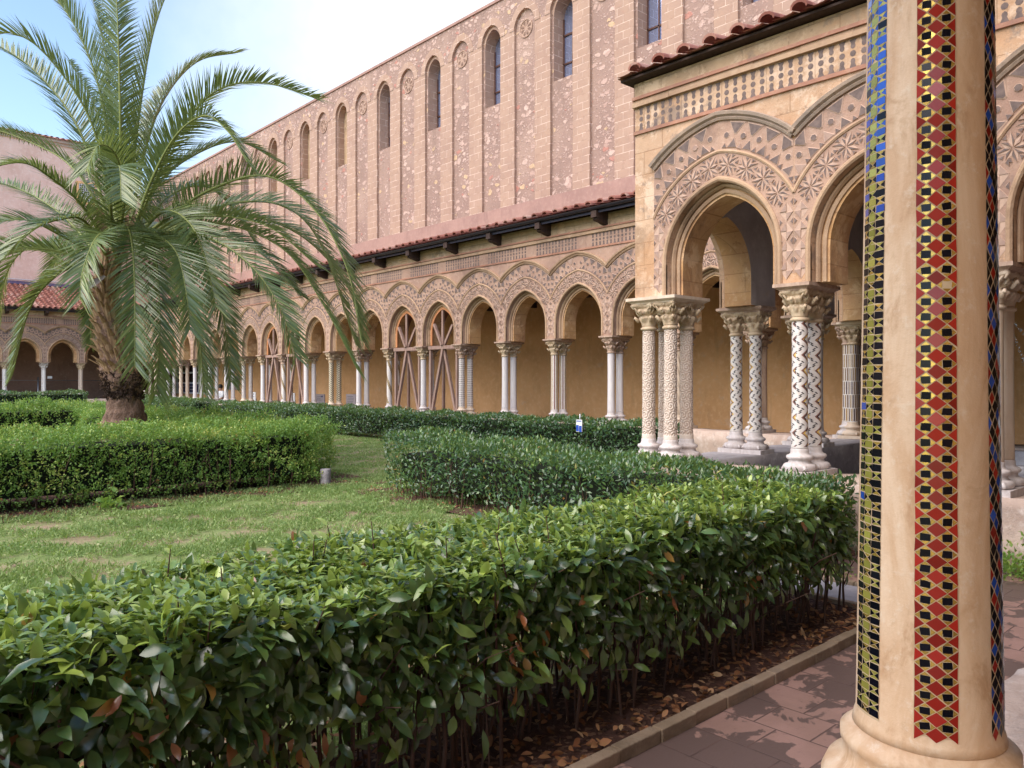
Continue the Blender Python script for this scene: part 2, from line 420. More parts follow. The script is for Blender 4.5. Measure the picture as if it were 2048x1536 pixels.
def m_glossy(n, c, rough=.12, metal=0., v=.5):
    t = MT(n, rough); r = t.attr('rnd'); t.col(t.mix(r, c, hsv(c, 1-v))); t.set('Metallic', metal)
    t.b.inputs['Specular IOR Level'].default_value = .6
    return t.m
M['t_red'] = m_glossy('red_tessera', (.36,.018,.010), .22)
M['t_black'] = m_glossy('black_tessera', (.005,.005,.010), .2)
M['t_black'].node_tree.nodes['Principled BSDF'].inputs['Specular IOR Level'].default_value = .25
M['t_gold'] = m_glossy('gold_tessera', (.80,.53,.12), .25, .75, .35)
M['t_olive'] = m_glossy('olive_gold_tessera', (.50,.46,.10), .2, .5, .3)
M['t_blue'] = m_glossy('blue_tessera', (.02,.09,.50), .08)
M['grout'] = simple('cream_grout', (.55,.40,.25), .8)
def m_leaf(n, stops, rough=.35, trans=.35, spec=.5, tcol=(.35,.5,.06)):
    t = MT(n, rough); r = t.attr('rnd'); c = t.ramp(r, stops)
    nz = t.noise(40, 3); c = t.mix(nz.ss(.35,.8)*.3, c, (.16,.17,.04))
    t.col(c); t.b.inputs['Specular IOR Level'].default_value = spec
    tr = t.t.nodes.new('ShaderNodeBsdfTranslucent'); mx = t.t.nodes.new('ShaderNodeMixShader'); mx.inputs[0].default_value = trans
    hs = t.mix(.5, c, tcol, 'MIX'); t.t.links.new(hs, tr.inputs[0])
    out = t.t.nodes['Material Output']
    t.t.links.new(t.b.outputs[0], mx.inputs[1]); t.t.links.new(tr.outputs[0], mx.inputs[2]); t.t.links.new(mx.outputs[0], out.inputs[0])
    return t.m
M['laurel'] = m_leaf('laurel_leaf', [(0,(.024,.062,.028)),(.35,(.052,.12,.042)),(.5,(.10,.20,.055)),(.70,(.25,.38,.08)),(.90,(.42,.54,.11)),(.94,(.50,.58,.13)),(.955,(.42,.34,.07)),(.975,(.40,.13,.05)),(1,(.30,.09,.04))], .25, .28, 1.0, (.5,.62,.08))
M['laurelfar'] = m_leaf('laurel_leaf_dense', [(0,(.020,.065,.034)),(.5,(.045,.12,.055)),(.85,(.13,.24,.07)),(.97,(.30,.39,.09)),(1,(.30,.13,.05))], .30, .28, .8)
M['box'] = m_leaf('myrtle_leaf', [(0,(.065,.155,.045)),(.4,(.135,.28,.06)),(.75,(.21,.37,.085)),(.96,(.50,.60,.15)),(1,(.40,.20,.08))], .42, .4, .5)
M['palm'] = m_leaf('palm_leaflet', [(0,(.045,.085,.040)),(.4,(.08,.135,.055)),(.8,(.14,.20,.07)),(1,(.26,.30,.10))], .30, .25, .8, (.42,.5,.10))
M['deadleaf'] = m_leaf('dead_leaf', [(0,(.10,.035,.02)),(.4,(.22,.085,.04)),(.8,(.34,.16,.08)),(1,(.42,.27,.16))], .7, .1, .2, (.3,.12,.04))
M['grassblade'] = m_leaf('grass_blade', [(0,(.11,.20,.07)),(.5,(.23,.34,.12)),(.85,(.38,.48,.20)),(1,(.56,.50,.33))], .6, .35, .25)
M['bark'] = m_wood('hedge_stem_bark', (.065,.032,.022), (.12,.07,.05))
M['rachis'] = simple('palm_rachis', (.24,.27,.08), .45)
M['boot'] = m_wood('palm_boot_fibre', (.24,.14,.08), (.38,.25,.15))
M['core'] = simple('hedge_shade_core', (.012,.018,.008), 1, nz=.3)  # near-black boxes inside the hedges, standing in for shade among the leaves
M['roots'] = simple('dark_aerial_roots', (.07,.04,.03), .9, nz=.3)
M['bract'] = simple('dry_palm_sheath', (.22,.11,.07), .6)
def m_trunk():
    t = MT('palm_trunk_bark', .95); n = t.noise(6, 5, .7, t.vec(t.x*3, t.y*3, t.z)); n2 = t.noise(30, 4, .7)
    hz = (t.z*30 + n*5).sin()
    c = t.mix(n.ss(.3,.7), (.17,.10,.075), (.31,.20,.15)); c = t.mix(n2.ss(.5,.7)*.6, c, (.09,.05,.04))
    t.col(c).bump(n + n2*.7 + hz*.12, 1, .05); return t.m
M['trunk'] = m_trunk()
def m_lawn():
    t = MT('lawn_soil', 1); n = t.noise(1.1, 6, .65); n2 = t.noise(14, 5, .7)
    c = t.mix(n.ss(.42,.62), (.16,.22,.065), (.30,.215,.145)); c = t.mix(n2.ss(.45,.7)*.6, c, (.26,.33,.13)); c = t.mix(t.noise(60,3).ss(.5,.7)*.5, c, (.07,.06,.035))
    t.col(c).bump(n2, .8, .03); return t.m
M['lawn'] = m_lawn()
def m_mulch():
    t = MT('leaf_mulch_soil', 1); n = t.noise(25, 5, .7); v, vc = t.vor(45); r = t.sepc(vc)
    c = t.mix(n.ss(.3,.7), (.06,.028,.020), (.11,.052,.038)); c = t.mix(r[0].gt(.85), c, (.2,.11,.07)); t.col(c).bump(n, 1, .03); return t.m
M['mulch'] = m_mulch()
def m_paving():
    t = MT('terracotta_paving', .75)
    b = t.brick(t.vec(t.y, t.x), .285, .262, .005, (.2,.2,.2,1), (.85,.85,.85,1), off=.42)
    bc = t.sepc(b.outputs['Color'])[0]
    c = t.mix(bc, (.24,.145,.12), (.31,.19,.155)); n = t.noise(3, 5, .6); c = t.mix(n.ss(.4,.7)*.5, c, (.38,.23,.20))
    c = t.mix(t.noise(24, 4, .7).ss(.55,.75)*.4, c, (.16,.09,.085))
    s1 = t.noise(1.9, 3, .5, t.vec(t.x + 3.1, t.y*1.3), .8); per = (bc*.12)
    s3 = t.noise(5.5, 4, .6, t.vec(t.x, t.y*1.2), .5); stain = (s1*.62 + s3*.38 + per*1.3).ss(.56, .578)
    c = t.mix(stain*.85, c, (.095,.066,.060))
    c = t.mix(S(t.t, b.outputs['Fac'])*.8, c, (.08,.05,.045))
    t.col(c).bump(n*.5 + t.noise(60, 3)*.3 - S(t.t, b.outputs['Fac']), .5, .008); t.set('Roughness', .72 - stain*.2); return t.m
M['paving'] = m_paving()
M['kerb'] = m_arcade('kerb_brick', (.30,.22,.155), (.19,.14,.09), (.38,.30,.22), False, .3)
M['slab'] = m_arcade('grey_slab', (.30,.29,.32), (.22,.21,.24), (.38,.36,.38), False, .2)
M['water'] = (lambda t: (t.col((.9,.95,1)), t.set('Roughness', .05), t.b.inputs['Transmission Weight'].__setattr__('default_value', .6), t.m)[-1])(MT('water_drops', .05))
# ---------------------------------------------------------------- ground and paving
def sheet(name, x0, x1, y0, y1, z, mat, kind='structure', sub=0, amp=0.0):
    nx = max(1, int(sub*(x1-x0))) if sub else 1; ny = max(1, int(sub*(y1-y0))) if sub else 1
    mb = MB(); vs = []
    for j in range(ny+1):
        for i in range(nx+1):
            x = x0 + (x1-x0)*i/nx; y = y0 + (y1-y0)*j/ny
            e = 0 if (i in (0, nx) or j in (0, ny)) else 1
            vs.append((x, y, z + amp*e*mnoise.noise(Vector((x*1.3, y*1.3, 3)))))
    fs = [(j*(nx+1)+i, j*(nx+1)+i+1, (j+1)*(nx+1)+i+1, (j+1)*(nx+1)+i) for j in range(ny) for i in range(nx)]
    mb.add(vs, fs, 0, True); o = mb.build(name, mat); tag(o, kind=kind); return o
sheet('ground', -250, 250, -250, 250, -.03, M['lawn'])
sheet('lawn', -9.0, 13.4, 3.02, 46.5, -.022, M['lawn'], sub=2, amp=.02)
sheet('planting_bed', -3.0, 5.62, 2.2, 3.02, .012, M['mulch'], sub=6, amp=.03)
sheet('hedge_bed', 6.05, 7.6, 3.25, 10.2, -.004, M['mulch'], sub=4, amp=.02)
sheet('ring_bed', -6.0, 7.2, 10.75, 13.0, -.008, M['mulch'], sub=3, amp=.012)
sheet('paving', -4.0, 7.64, .75, 2.16, .002, M['paving'])
sheet('cross_path', 6.28, 7.64, 2.16, 3.25, .002, M['paving'])
sheet('threshold_path', 5.68, 6.2, 2.22, 4.2, .016, M['slab'])
def kerb(name, x0, x1, y, wd, z1, L=.26, axis='x'):
    mb = MB(); p = x0
    while p < x1 - .03:
        q = min(x1, p + L*random.uniform(.85, 1.15)); j = random.uniform(-.003, .003); k = random.uniform(-.003, .003)
        if axis == 'x': mb.box(p+.002, q-.002, y+j, y+wd+j, -.05, z1+k)
        else: mb.box(y+j, y+wd+j, p+.002, q-.002, -.05, z1+k)
        p = q
    o = mb.build(name, M['kerb']); bv = o.modifiers.new('b', 'BEVEL'); bv.width = .006; bv.segments = 2
    return tag(o, kind='structure')
kerb('kerb', -3.0, 5.62, 2.16, .062, .06)
kerb('bed_kerb', 2.23, 3.7, 5.62, .055, .045, axis='y')
kerb('path_kerb', 2.23, 4.2, 6.21, .055, .045, axis='y')

# ---------------------------------------------------------------- arcade builder
ZS0, ZSP, ACC = 2.68, 3.05, .16
RA = .885; RB = .75; R2 = 1.22; R3 = 1.568; ZSTR = 4.73
def arc_half(R, a0=0.0, n=14, z0=None):
    """left half profile, bottom to apex; R = radius, centre at (+ACC, ZSP); s<=0"""
    pts = []
    t1 = math.acos(ACC/R)
    if z0 is not None: pts.append((ACC - R, z0))
    for i in range(n+1):
        t = a0 + (t1 - a0)*i/n
        pts.append((ACC - R*math.cos(t), ZSP + R*math.sin(t)))
    return pts
def clip_poly(pts, fn):
    out = []
    for i in range(len(pts)):
        a, b = pts[i], pts[(i+1) % len(pts)]; fa, fb = fn(a), fn(b)
        if fa >= 0: out.append(a)
        if (fa >= 0) != (fb >= 0):
            k = fa/(fa-fb); out.append((a[0]+(b[0]-a[0])*k, a[1]+(b[1]-a[1])*k))
    return out
class Arc:
    def __init__(s, O, T, D, pitch):
        s.O = Vector(O); s.T = Vector(T); s.D = Vector(D); s.p = pitch
        s.flip = s.T.cross(Vector((0,0,1))).dot(s.D) > 0
    def P(s, a, d, z): v = s.O + s.T*a + s.D*d; return (v.x, v.y, z)
    def sweep(s, mb, prof, R, sc_, half, mi, a0=None, n=16, z0=None):
        """sweep a (dr, d) profile along a pointed arch of radius R, clipped at half"""
        for sgn in (-1, 1):
            prev = None; rows = []
            t1s = [math.acos(ACC/(R+dr)) for dr, _ in prof]
            st = 0.0 if a0 is None else a0
            cosv = (half + ACC)/R
            if cosv < 1: st = math.acos(cosv)
            first = []
            if z0 is not None and cosv >= 1:
                rows.append([(ACC-(R+dr), z0, d) for dr, d in prof])
            for i in range(n+1):
                row = []
                for (dr, d), t1 in zip(prof, t1s):
                    t = st + (t1-st)*i/n; row.append((ACC-(R+dr)*math.cos(t), ZSP+(R+dr)*math.sin(t), d))
                rows.append(row)
            vs = []; fs = []; k = len(prof)
            for row in rows:
                for (a, z, d) in row: vs.append(s.P(sc_ + (a if sgn < 0 else -a), d, z))
            for i in range(len(rows)-1):
                for j in range(k-1):
                    fs.append((i*k+j, i*k+j+1, (i+1)*k+j+1, (i+1)*k+j))
            fs.append(tuple(range(k)))
            mb.add(vs, fs, mi, False)
    def wall(s, mb, centers, s0, s1, ztop, back=True, thick=.56, mats=(0,1,2)):
        """mats: stone, soffit, back"""
        p = s.p/2; fr, so, bk = mats
        A = arc_half(RA, z0=ZS0); B = arc_half(RB, z0=ZS0)
        for sc_ in centers:
            for sgn in (-1, 1):
                f = lambda a: sc_ + (a if sgn < 0 else -a)
                for i in range(len(A)-1):
                    (a1, z1), (a2, z2) = A[i], A[i+1]; (b1, y1), (b2, y2) = B[i], B[i+1]
                    mb.quad(s.P(f(a1),0,z1), s.P(f(a2),0,z2), s.P(f(-p),0,z2), s.P(f(-p),0,z1), fr)
                    mb.quad(s.P(f(a1),0,z1), s.P(f(a2),0,z2), s.P(f(a2),.15,z2), s.P(f(a1),.15,z1), fr)
                    mb.quad(s.P(f(a1),.15,z1), s.P(f(a2),.15,z2), s.P(f(b2),.15,y2), s.P(f(b1),.15,y1), so)
                    mb.quad(s.P(f(b1),.15,y1), s.P(f(b2),.15,y2), s.P(f(b2),thick,y2), s.P(f(b1),thick,y1), so)
                    if back: mb.quad(s.P(f(b1),thick,y1), s.P(f(b2),thick,y2), s.P(f(-p),thick,y2), s.P(f(-p),thick,y1), bk)
                za = A[-1][1]; zb = B[-1][1]
                mb.quad(s.P(f(0),0,za), s.P(f(-p),0,za), s.P(f(-p),0,ztop), s.P(f(0),0,ztop), fr)
                if back: mb.quad(s.P(f(0),thick,zb), s.P(f(-p),thick,zb), s.P(f(-p),thick,ztop), s.P(f(0),thick,ztop), bk)
                # underside of the pier
                mb.quad(s.P(f(ACC-RA),0,ZS0), s.P(f(-p),0,ZS0), s.P(f(-p),thick,ZS0), s.P(f(ACC-RA),thick,ZS0), fr)
                mb.quad(s.P(f(ACC-RA),.15,ZS0), s.P(f(ACC-RB),.15,ZS0), s.P(f(ACC-RB),thick,ZS0), s.P(f(ACC-RA),thick,ZS0), so)
        lo, hi = min(centers)-p, max(centers)+p
        for (a, b) in ((s0, lo), (hi, s1)):
            if b - a > .01:
                mb.quad(s.P(a,0,ZS0), s.P(b,0,ZS0), s.P(b,0,ztop), s.P(a,0,ztop), fr)
                mb.quad(s.P(a,thick,ZS0), s.P(b,thick,ZS0), s.P(b,thick,ztop), s.P(a,thick,ztop), bk)
                mb.quad(s.P(a,0,ZS0), s.P(b,0,ZS0), s.P(b,thick,ZS0), s.P(a,thick,ZS0), fr)
        for a in (s0, s1):
            mb.quad(s.P(a,0,ZS0), s.P(a,thick,ZS0), s.P(a,thick,ztop), s.P(a,0,ztop), fr)
        mb.quad(s.P(s0,0,ztop), s.P(s1,0,ztop), s.P(s1,thick,ztop), s.P(s0,thick,ztop), fr)
    def mouldings(s, mb, centers, mi=0, hood=1, fine=True):
        p = s.p/2
        for sc_ in centers:
            s.sweep(mb, [(-.0,.02),(.0,-.012),(.018,-.028),(.04,-.028),(.055,-.012),(.055,.02)], RA, sc_, 9, mi, z0=ZS0+.002)
            s.sweep(mb, [(-.04,.17),(-.045,.12),(-.03,.09),(-.012,.085),(.0,.10)], RA-.001, sc_, 9, mi, z0=ZS0+.002)
            if fine: s.sweep(mb, [(-.022,.15),(-.022,.125),(0,.115),(.022,.125),(.022,.15)], RB+.05, sc_, 9, mi, z0=ZS0+.002)
            s.sweep(mb, [(-.018,.01),(-.018,-.012),(0,-.022),(.018,-.012),(.018,.01)], R2, sc_, p, mi)
    def hoods(s, mb, centers, mi=0):
        p = s.p/2
        for sc_ in centers:
            s.sweep(mb, [(-.035,.01),(-.035,-.03),(-.012,-.045),(.0,-.032),(.018,-.065),(.05,-.075),(.06,-.06),(.065,.01)], R3+.03, sc_, p, mi)
    # ---- inlay
    def band_pt(s, r, u, rmid):
        """u: distance down from the apex along radius rmid"""
        t1 = math.acos(ACC/rmid); t = t1 - u/rmid
        if t >= 0: return (ACC - r*math.cos(t), ZSP + r*math.sin(t))
        return (ACC - r, ZSP + rmid*t)
    def inlay(s, mb, centers, lod=1, eps=.003, zpier=3.46):
        p = s.p/2; lim = p - .006
        def put(poly, sc_, sgn, mi, zmin=ZS0+.02):
            q = clip_poly(poly, lambda a: a[0] + lim)
            if len(q) >= 3: q = clip_poly(q, lambda a: -.004 - a[0])
            if len(q) >= 3: q = clip_poly(q, lambda a: a[1] - zmin)
            if len(q) < 3: return
            if lod < 3 or mi == 2 or len(q) > 9: mb.poly([s.P(sc_ + (a if sgn < 0 else -a), -eps, z) for a, z in q], mi); return
            ca = sum(a for a, z in q)/len(q); cz = sum(z for a, z in q)/len(q); F = lambda a: sc_ + (a if sgn < 0 else -a)
            q2 = [(ca+(a-ca)*.80, cz+(z-cz)*.80) for a, z in q]; dj = -.004 - random.random()*.008
            for i in range(len(q)):
                j = (i+1) % len(q); mb.quad(s.P(F(q[i][0]), -eps, q[i][1]), s.P(F(q[j][0]), -eps, q[j][1]), s.P(F(q2[j][0]), dj-eps, q2[j][1]), s.P(F(q2[i][0]), dj-eps, q2[i][1]), 2)
            mb.poly([s.P(F(a), dj-eps, z) for a, z in q2], mi if random.random() > .06 else 1)
        for sc_ in centers:
            for sgn in (-1, 1):
                # inner band of eight-pointed stars
                r0, r1 = RA+.062, R2-.022; rm = (r0+r1)/2; cell = r1-r0
                u = -cell*.0; k = 0
                L = rm*math.acos(ACC/rm) + .05
                while u < L:
                    uc = u + cell*.5 if True else u
                    def pt(ang, rad, uc=uc): return s.band_pt(rm + math.sin(ang)*rad*cell, uc + math.cos(ang)*rad*cell, rm)
                    cpt = s.band_pt(rm, uc, rm)
                    if cpt[0] > -lim-.02 and cpt[1] > zpier+.06:
                        jj = random.uniform(-.04, .04)
                        for q in range(8):
                            a = math.pi/4*q + math.pi/8*0
                            tip = .60 if q % 2 else .47
                            dk = q % 2
                            put([pt(a+jj, .03), pt(a+jj, tip*.97), pt(a+math.pi/8+jj, .26)], sc_, sgn, 0, zpier)
                            if lod > 1: put([pt(a+jj, .03), pt(a-math.pi/8+jj, .26), pt(a+jj, tip*.97)], sc_, sgn, 2, zpier)
                            if not dk:
                                put([pt(a+.17, .49), pt(a+.52, .53), pt(a+.36, .33)], sc_, sgn, 0, zpier)
                                put([pt(a-.17, .49), pt(a-.52, .53), pt(a-.36, .33)], sc_, sgn, 0, zpier)
                    u += cell
                # outer band: discs and wedges
                r0, r1 = R2+.022, R3-.006; rm = (r0+r1)/2; h = r1-r0; st = .215
                L = rm*math.acos(min(1, (lim+ACC)/rm)); L = rm*math.acos(ACC/rm) - L + .3
                u = st*.5; n8 = 7 if lod > 1 else 5
                while u < L:
                    j1 = random.uniform(-.008, .008)
                    def bp(dr, du, u=u): return s.band_pt(rm + dr, u + du, rm)
                    put([bp(-.005+math.sin(6.283*q/n8)*.040, j1+math.cos(6.283*q/n8)*.040) for q in range(n8)], sc_, sgn, 0)
                    uo = u + st*.5
                    def bo(dr, du, u=uo): return s.band_pt(rm + dr, u + du, rm)
                    put([bo(h*.5-.01, -.098), bo(h*.5-.01, .098), bo(h*.5-.155, .016), bo(h*.5-.155, -.012)], sc_, sgn, 0)
                    put([bo(-h*.5+.012, -.078), bo(-h*.5+.02, .074), bo(-h*.5+.135, .006)], sc_, sgn, 0)
                    put([bp(-h*.5+.012, -.04), bp(-h*.5+.012, .035), bp(-h*.5+.07, .0)], sc_, sgn, 0)
                    u += st
                # pier lozenges
                z = ZS0 + .04; dz = .205
                while z < zpier - dz*.4:
                    for dx in (-.082, ):
                        cx = -p - dx; w_ = .078; zc = z + dz/2
                        c0 = (cx, zc); Tt = (cx, zc+dz*.49); Bt = (cx, zc-dz*.49); Lt = (cx-w_, zc); Rt = (cx+w_, zc)
                        i_ = .42
                        q1 = (cx-w_*i_*.5, zc+dz*.1); 
                        put([Bt, (cx+.004, zc), Lt], sc_, sgn, 1); put([Tt, (cx-.004, zc), Rt], sc_, sgn, 1)
                        if lod > 1:
                            put([Bt, Rt, (cx+.006, zc)], sc_, sgn, 2); put([Tt, Lt, (cx-.006, zc)], sc_, sgn, 2)
                        zq = zc + dz/2
                        put([(cx-w_*.55, zq), (cx-w_, zq-dz*.2), (cx-w_, zq+dz*.2)], sc_, sgn, 0)
                        put([(cx+w_*.55, zq), (cx+w_, zq-dz*.2), (cx+w_, zq+dz*.2)], sc_, sgn, 0)
                    z += dz
    def frieze(s, mb, s0, s1, z0, z1, mi=0, gap=False, eps=.003, d=0.0):
        """row of discs between bell-shaped inlays"""
        n = int((s1-s0)/.108); st = (s1-s0)/n; h = z1-z0; zm = (z0+z1)/2
        for i in range(n):
            a = s0 + st*(i+.5)
            if gap:
                m = (a % 1.81)
                if 1.28 < m < 1.62: continue
            for sg in (1, -1):
                e = zm + sg*h/2
                prof = [(-.038, 0), (.038, 0), (.020, .045), (.026, .068), (.022, .088), (0, .102), (-.022, .088), (-.026, .068), (-.020, .045)]
                mb.poly([s.P(a+x*.92, d-eps, e - sg*y*(h/.30)) for x, y in prof], mi)
            n8 = 8
            mb.poly([s.P(a+math.cos(6.283*q/n8)*.031, d-eps, zm+math.sin(6.283*q/n8)*.031) for q in range(n8)], mi)
    def courses(s, th, s0, s1, ztop, ends=True):
        """string courses and upper ashlar as parts"""
        e = .012
        a0, a1 = s0-e, s1+e
        mb = MB()
        def slab(x0, x1, d0, d1, z0, z1, mi, seg=True):
            L = x1-x0; n = max(1, int(L/.55)) if seg else 1; p = x0
            for i in range(n):
                q = x0 + L*(i+1)/n; jd = random.uniform(-.006, .003) if seg else 0; jz = random.uniform(-.003, .003) if seg else 0
                vs = [s.P(p,d0+jd,z0+jz), s.P(q,d0+jd,z0+jz), s.P(q,d1,z0+jz), s.P(p,d1,z0+jz), s.P(p,d0+jd,z1+jz), s.P(q,d0+jd,z1+jz), s.P(q,d1,z1+jz), s.P(p,d1,z1+jz)]
                mb.add(vs, [(0,1,2,3),(4,5,6,7),(0,1,5,4),(1,2,6,5),(2,3,7,6),(3,0,4,7)], mi); p = q
        slab(a0, a1, -.028, .05, ZSTR-.02, ZSTR+.02, 0)
        slab(a0, a1, -.045, .05, 5.05, 5.10, 1)
        slab(a0, a1, -.022, .05, 5.10, 5.135, 1)
        slab(a0, a1, -.05, .05, 5.137, 5.175, 0, False)
        mb.build('string_course', [M['redline'], M['mould']], th)
        mb = MB()
        vs = [s.P(a,d,z) for z in (5.177, ztop) for a in (s0-.004, s1+.004) for d in (-.01, .3)]
        mb.add(vs, [(0,1,3,2),(4,5,7,6),(0,2,6,4),(1,3,7,5),(0,1,5,4),(2,3,7,6)])
        mb.build('upper_masonry', M['upper'], th)

def cover_tiles(mb, P, width_list, slope_len, steps, r, rise, mi=0, seg=6, phase=0.0):
    """P(s, t) -> base point, t in 0..1 up the slope; half-round cover tiles in overlapping courses"""
    for a in width_list:
        ja = random.uniform(-.008, .008)
        for k in range(steps):
            t0 = k/steps; t1 = (k+1)/steps + .02
            vs = []
            for t, rr, dz in ((t0, r*1.12, .028), (t1, r*.92, .004)):
                b, side, up = P(a + ja, min(t, 1.0))
                for q in range(seg+1):
                    an = math.pi*q/seg
                    vs.append(b + side*(math.cos(an)*rr) + up*(math.sin(an)*rr*.8 + dz))
            n = seg+1
            fs = [(q, q+1, n+q+1, n+q) for q in range(seg)]
            mb.add(vs, fs, mi, True)
            # tile thickness at the lower end
            b, side, up = P(a + ja, t0)
            vs = []
            for rr in (r*1.12, r*.92):
                for q in range(n):
                    an = math.pi*q/seg; vs.append(b + side*(math.cos(an)*rr) + up*(math.sin(an)*rr*.8 + (.028 if rr > r else .012)))
            mb.add(vs, [(q, q+1, n+q+1, n+q) for q in range(seg)], mi, False)

# ================================================================ long gallery (beside the church)
XC = 13.8; PIT = 1.81; K0 = 11.6
L_arc = Arc((XC-.28, 0, 0), (0,1,0), (1,0,0), PIT)
lg = thing('cloister_gallery', (XC+2, 20, 0), 'long sandstone arcade with inlaid pointed arches and tiled roof, running left below the church wall', 'gallery')
cent_all = [K0 + PIT*(k+.5) for k in range(-7, 20)]
mb = MB(); L_arc.wall(mb, cent_all, -1.6, 48.2, 5.45); mb.build('arcade_wall', [M['stone'], M['soffit'], M['inner']], lg)
mb = MB(); L_arc.inlay(mb, cent_all[:13], lod=3); L_arc.inlay(mb, cent_all[13:], lod=2); L_arc.frieze(mb, -1, 48, ZSTR+.03, 5.04, 0, gap=True); mb.build('inlay', [M['lava'], M['lava2'], M['facet']], lg)
mb = MB(); L_arc.mouldings(mb, cent_all); L_arc.hoods(mb, cent_all); mb.build('arch_moulding', [M['mould']], lg)
L_arc.courses(lg, -1.6, 48.2, 5.46)
# floor, low wall, back wall, ceiling
mb = MB(); mb.box(14.18, 18, -6, 52.4, -.05, .14); mb.build('floor', M['paving'], lg)
def rough_wall(name, x0, x1, y0, y1, z0, z1, mat, parent, amp=.03, res=.12, seed=0):
    bm = bmesh.new()
    bmesh.ops.create_cube(bm, size=1)
    for v in bm.verts: v.co = Vector((x0+(x1-x0)*(v.co.x+.5), y0+(y1-y0)*(v.co.y+.5), z0+(z1-z0)*(v.co.z+.5)))
    for ax, L in ((0, x1-x0), (1, y1-y0), (2, z1-z0)):
        n = int(L/res)
        for i in range(1, n):
            co = Vector((x0, y0, z0)); co[ax] += L*i/n; no = Vector((0,0,0)); no[ax] = 1
            bmesh.ops.bisect_plane(bm, geom=bm.verts[:]+bm.edges[:]+bm.faces[:], plane_co=co, plane_no=no)
    for v in bm.verts:
        d = mnoise.noise_vector(v.co*2.3 + Vector((seed,0,0)))*amp + mnoise.noise_vector(v.co*9 + Vector((seed,5,0)))*amp*.45
        if v.co.z <= z0+.001: d.z = 0
        v.co += d
    me = bpy.data.meshes.new(name); bm.to_mesh(me); bm.free(); me.materials.append(mat)
    me.polygons.foreach_set('use_smooth', [True]*len(me.polygons))
    o = bpy.data.objects.new(name, me); C.objects.link(o); attach(o, parent); return o
rough_wall('low_wall', XC-.38, XC+.38, -1.6, 48.4, -.04, .645, M['rough'], lg, .018, .22)
mb = MB(); mb.quad((17.98,-6,0), (17.98,52.5,0), (17.98,52.5,7.0), (17.98,-6,7.0)); mb.build('back_wall', M['ochre'], lg)
# roof
EX, EZ, WX, WZ = 13.12, 5.56, 18.02, 6.98
sl = (WZ-EZ)/(WX-EX); upv = Vector((-sl, 0, 1)).normalized()
mb = MB()
mb.add([(EX,-6,EZ),(EX,49,EZ),(WX,49,WZ),(WX,-6,WZ),(EX,-6,EZ-.06),(EX,49,EZ-.06),(WX,49,WZ-.06),(WX,-6,WZ-.06)], [(0,1,2,3),(4,5,6,7),(0,1,5,4)], 0)
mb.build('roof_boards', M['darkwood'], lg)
rf = MB()
rf.quad((EX-.02,6.4,EZ+.012), (EX-.02,49,EZ+.012), (WX,49,WZ+.012), (WX,6.4,WZ+.012))
def PL(a, t): return Vector((EX-.06+(WX-EX+.05)*t, a, EZ+.02+(WZ-EZ)*t)), Vector((0,1,0)), upv
cover_tiles(rf, PL, [6.6+.345*i for i in range(122)], 0, 11, .088, 0)
rfo = rf.build('tiled_roof', M['tile'], lg)
mb = MB()
for i in range(60):
    pass
gp = [(EX-.02-.055*math.cos(a), EZ-.035-.055*math.sin(a)) for a in [math.pi*q/6 for q in range(7)]]
mb.add([(x, y, z) for y in (6.2, 48.6) for x, z in gp], [(i, i+1, 8+i, 7+i) for i in range(6)], 0, True)
mb.box(EX+.04, EX+.075, 6.2, 48.6, EZ-.15, EZ-.02); mb.build('gutter', M['gutter'], lg)
mb = MB(); mb.box(XC+.28, 17.97, -6, 49, 4.22, 4.26)
for k in range(30):
    y = -5+1.81*k; mb.box(XC+.28, 17.97, y-.07, y+.07, 4.06, 4.219)
mb.build('timber_ceiling', M['darkwood'], lg)  # ceiling added low to block bounced light and darken the upper gallery
# timber corbels under the eaves (one mesh each)
cm = MB()
cm.box(-.42, .05, -.08, .08, -.05, .10)
cm.add([(x, y, z) for y in (-.07, .07) for x, z in ((.05,-.05),(-.34,-.05),(-.37,-.09),(-.30,-.12),(-.20,-.13),(-.12,-.16),(.05,-.18))],
       [(0,1,2,3,4,5,6),(13,12,11,10,9,8,7)] + [(i, (i+1)%7, 7+(i+1)%7, 7+i) for i in range(7)])
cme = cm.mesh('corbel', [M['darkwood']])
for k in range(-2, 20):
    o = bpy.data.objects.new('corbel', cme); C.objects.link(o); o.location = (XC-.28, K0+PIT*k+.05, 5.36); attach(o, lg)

# ================================================================ church wall above
cw = thing('church_wall', (19, 20, 0), 'tall mauve rubble wall of the church with pale pilasters, blind arches, lancet windows and small rosettes', 'church')
CX = 18.0; BW = 1.715; W0 = 17.38
CA = Arc((CX,0,0), (0,1,0), (1,0,0), BW)
mb = MB(); hp = .5; zsp = 13.58; zb = 7.66; ztopw = 14.85; rec = .09; deep = .62
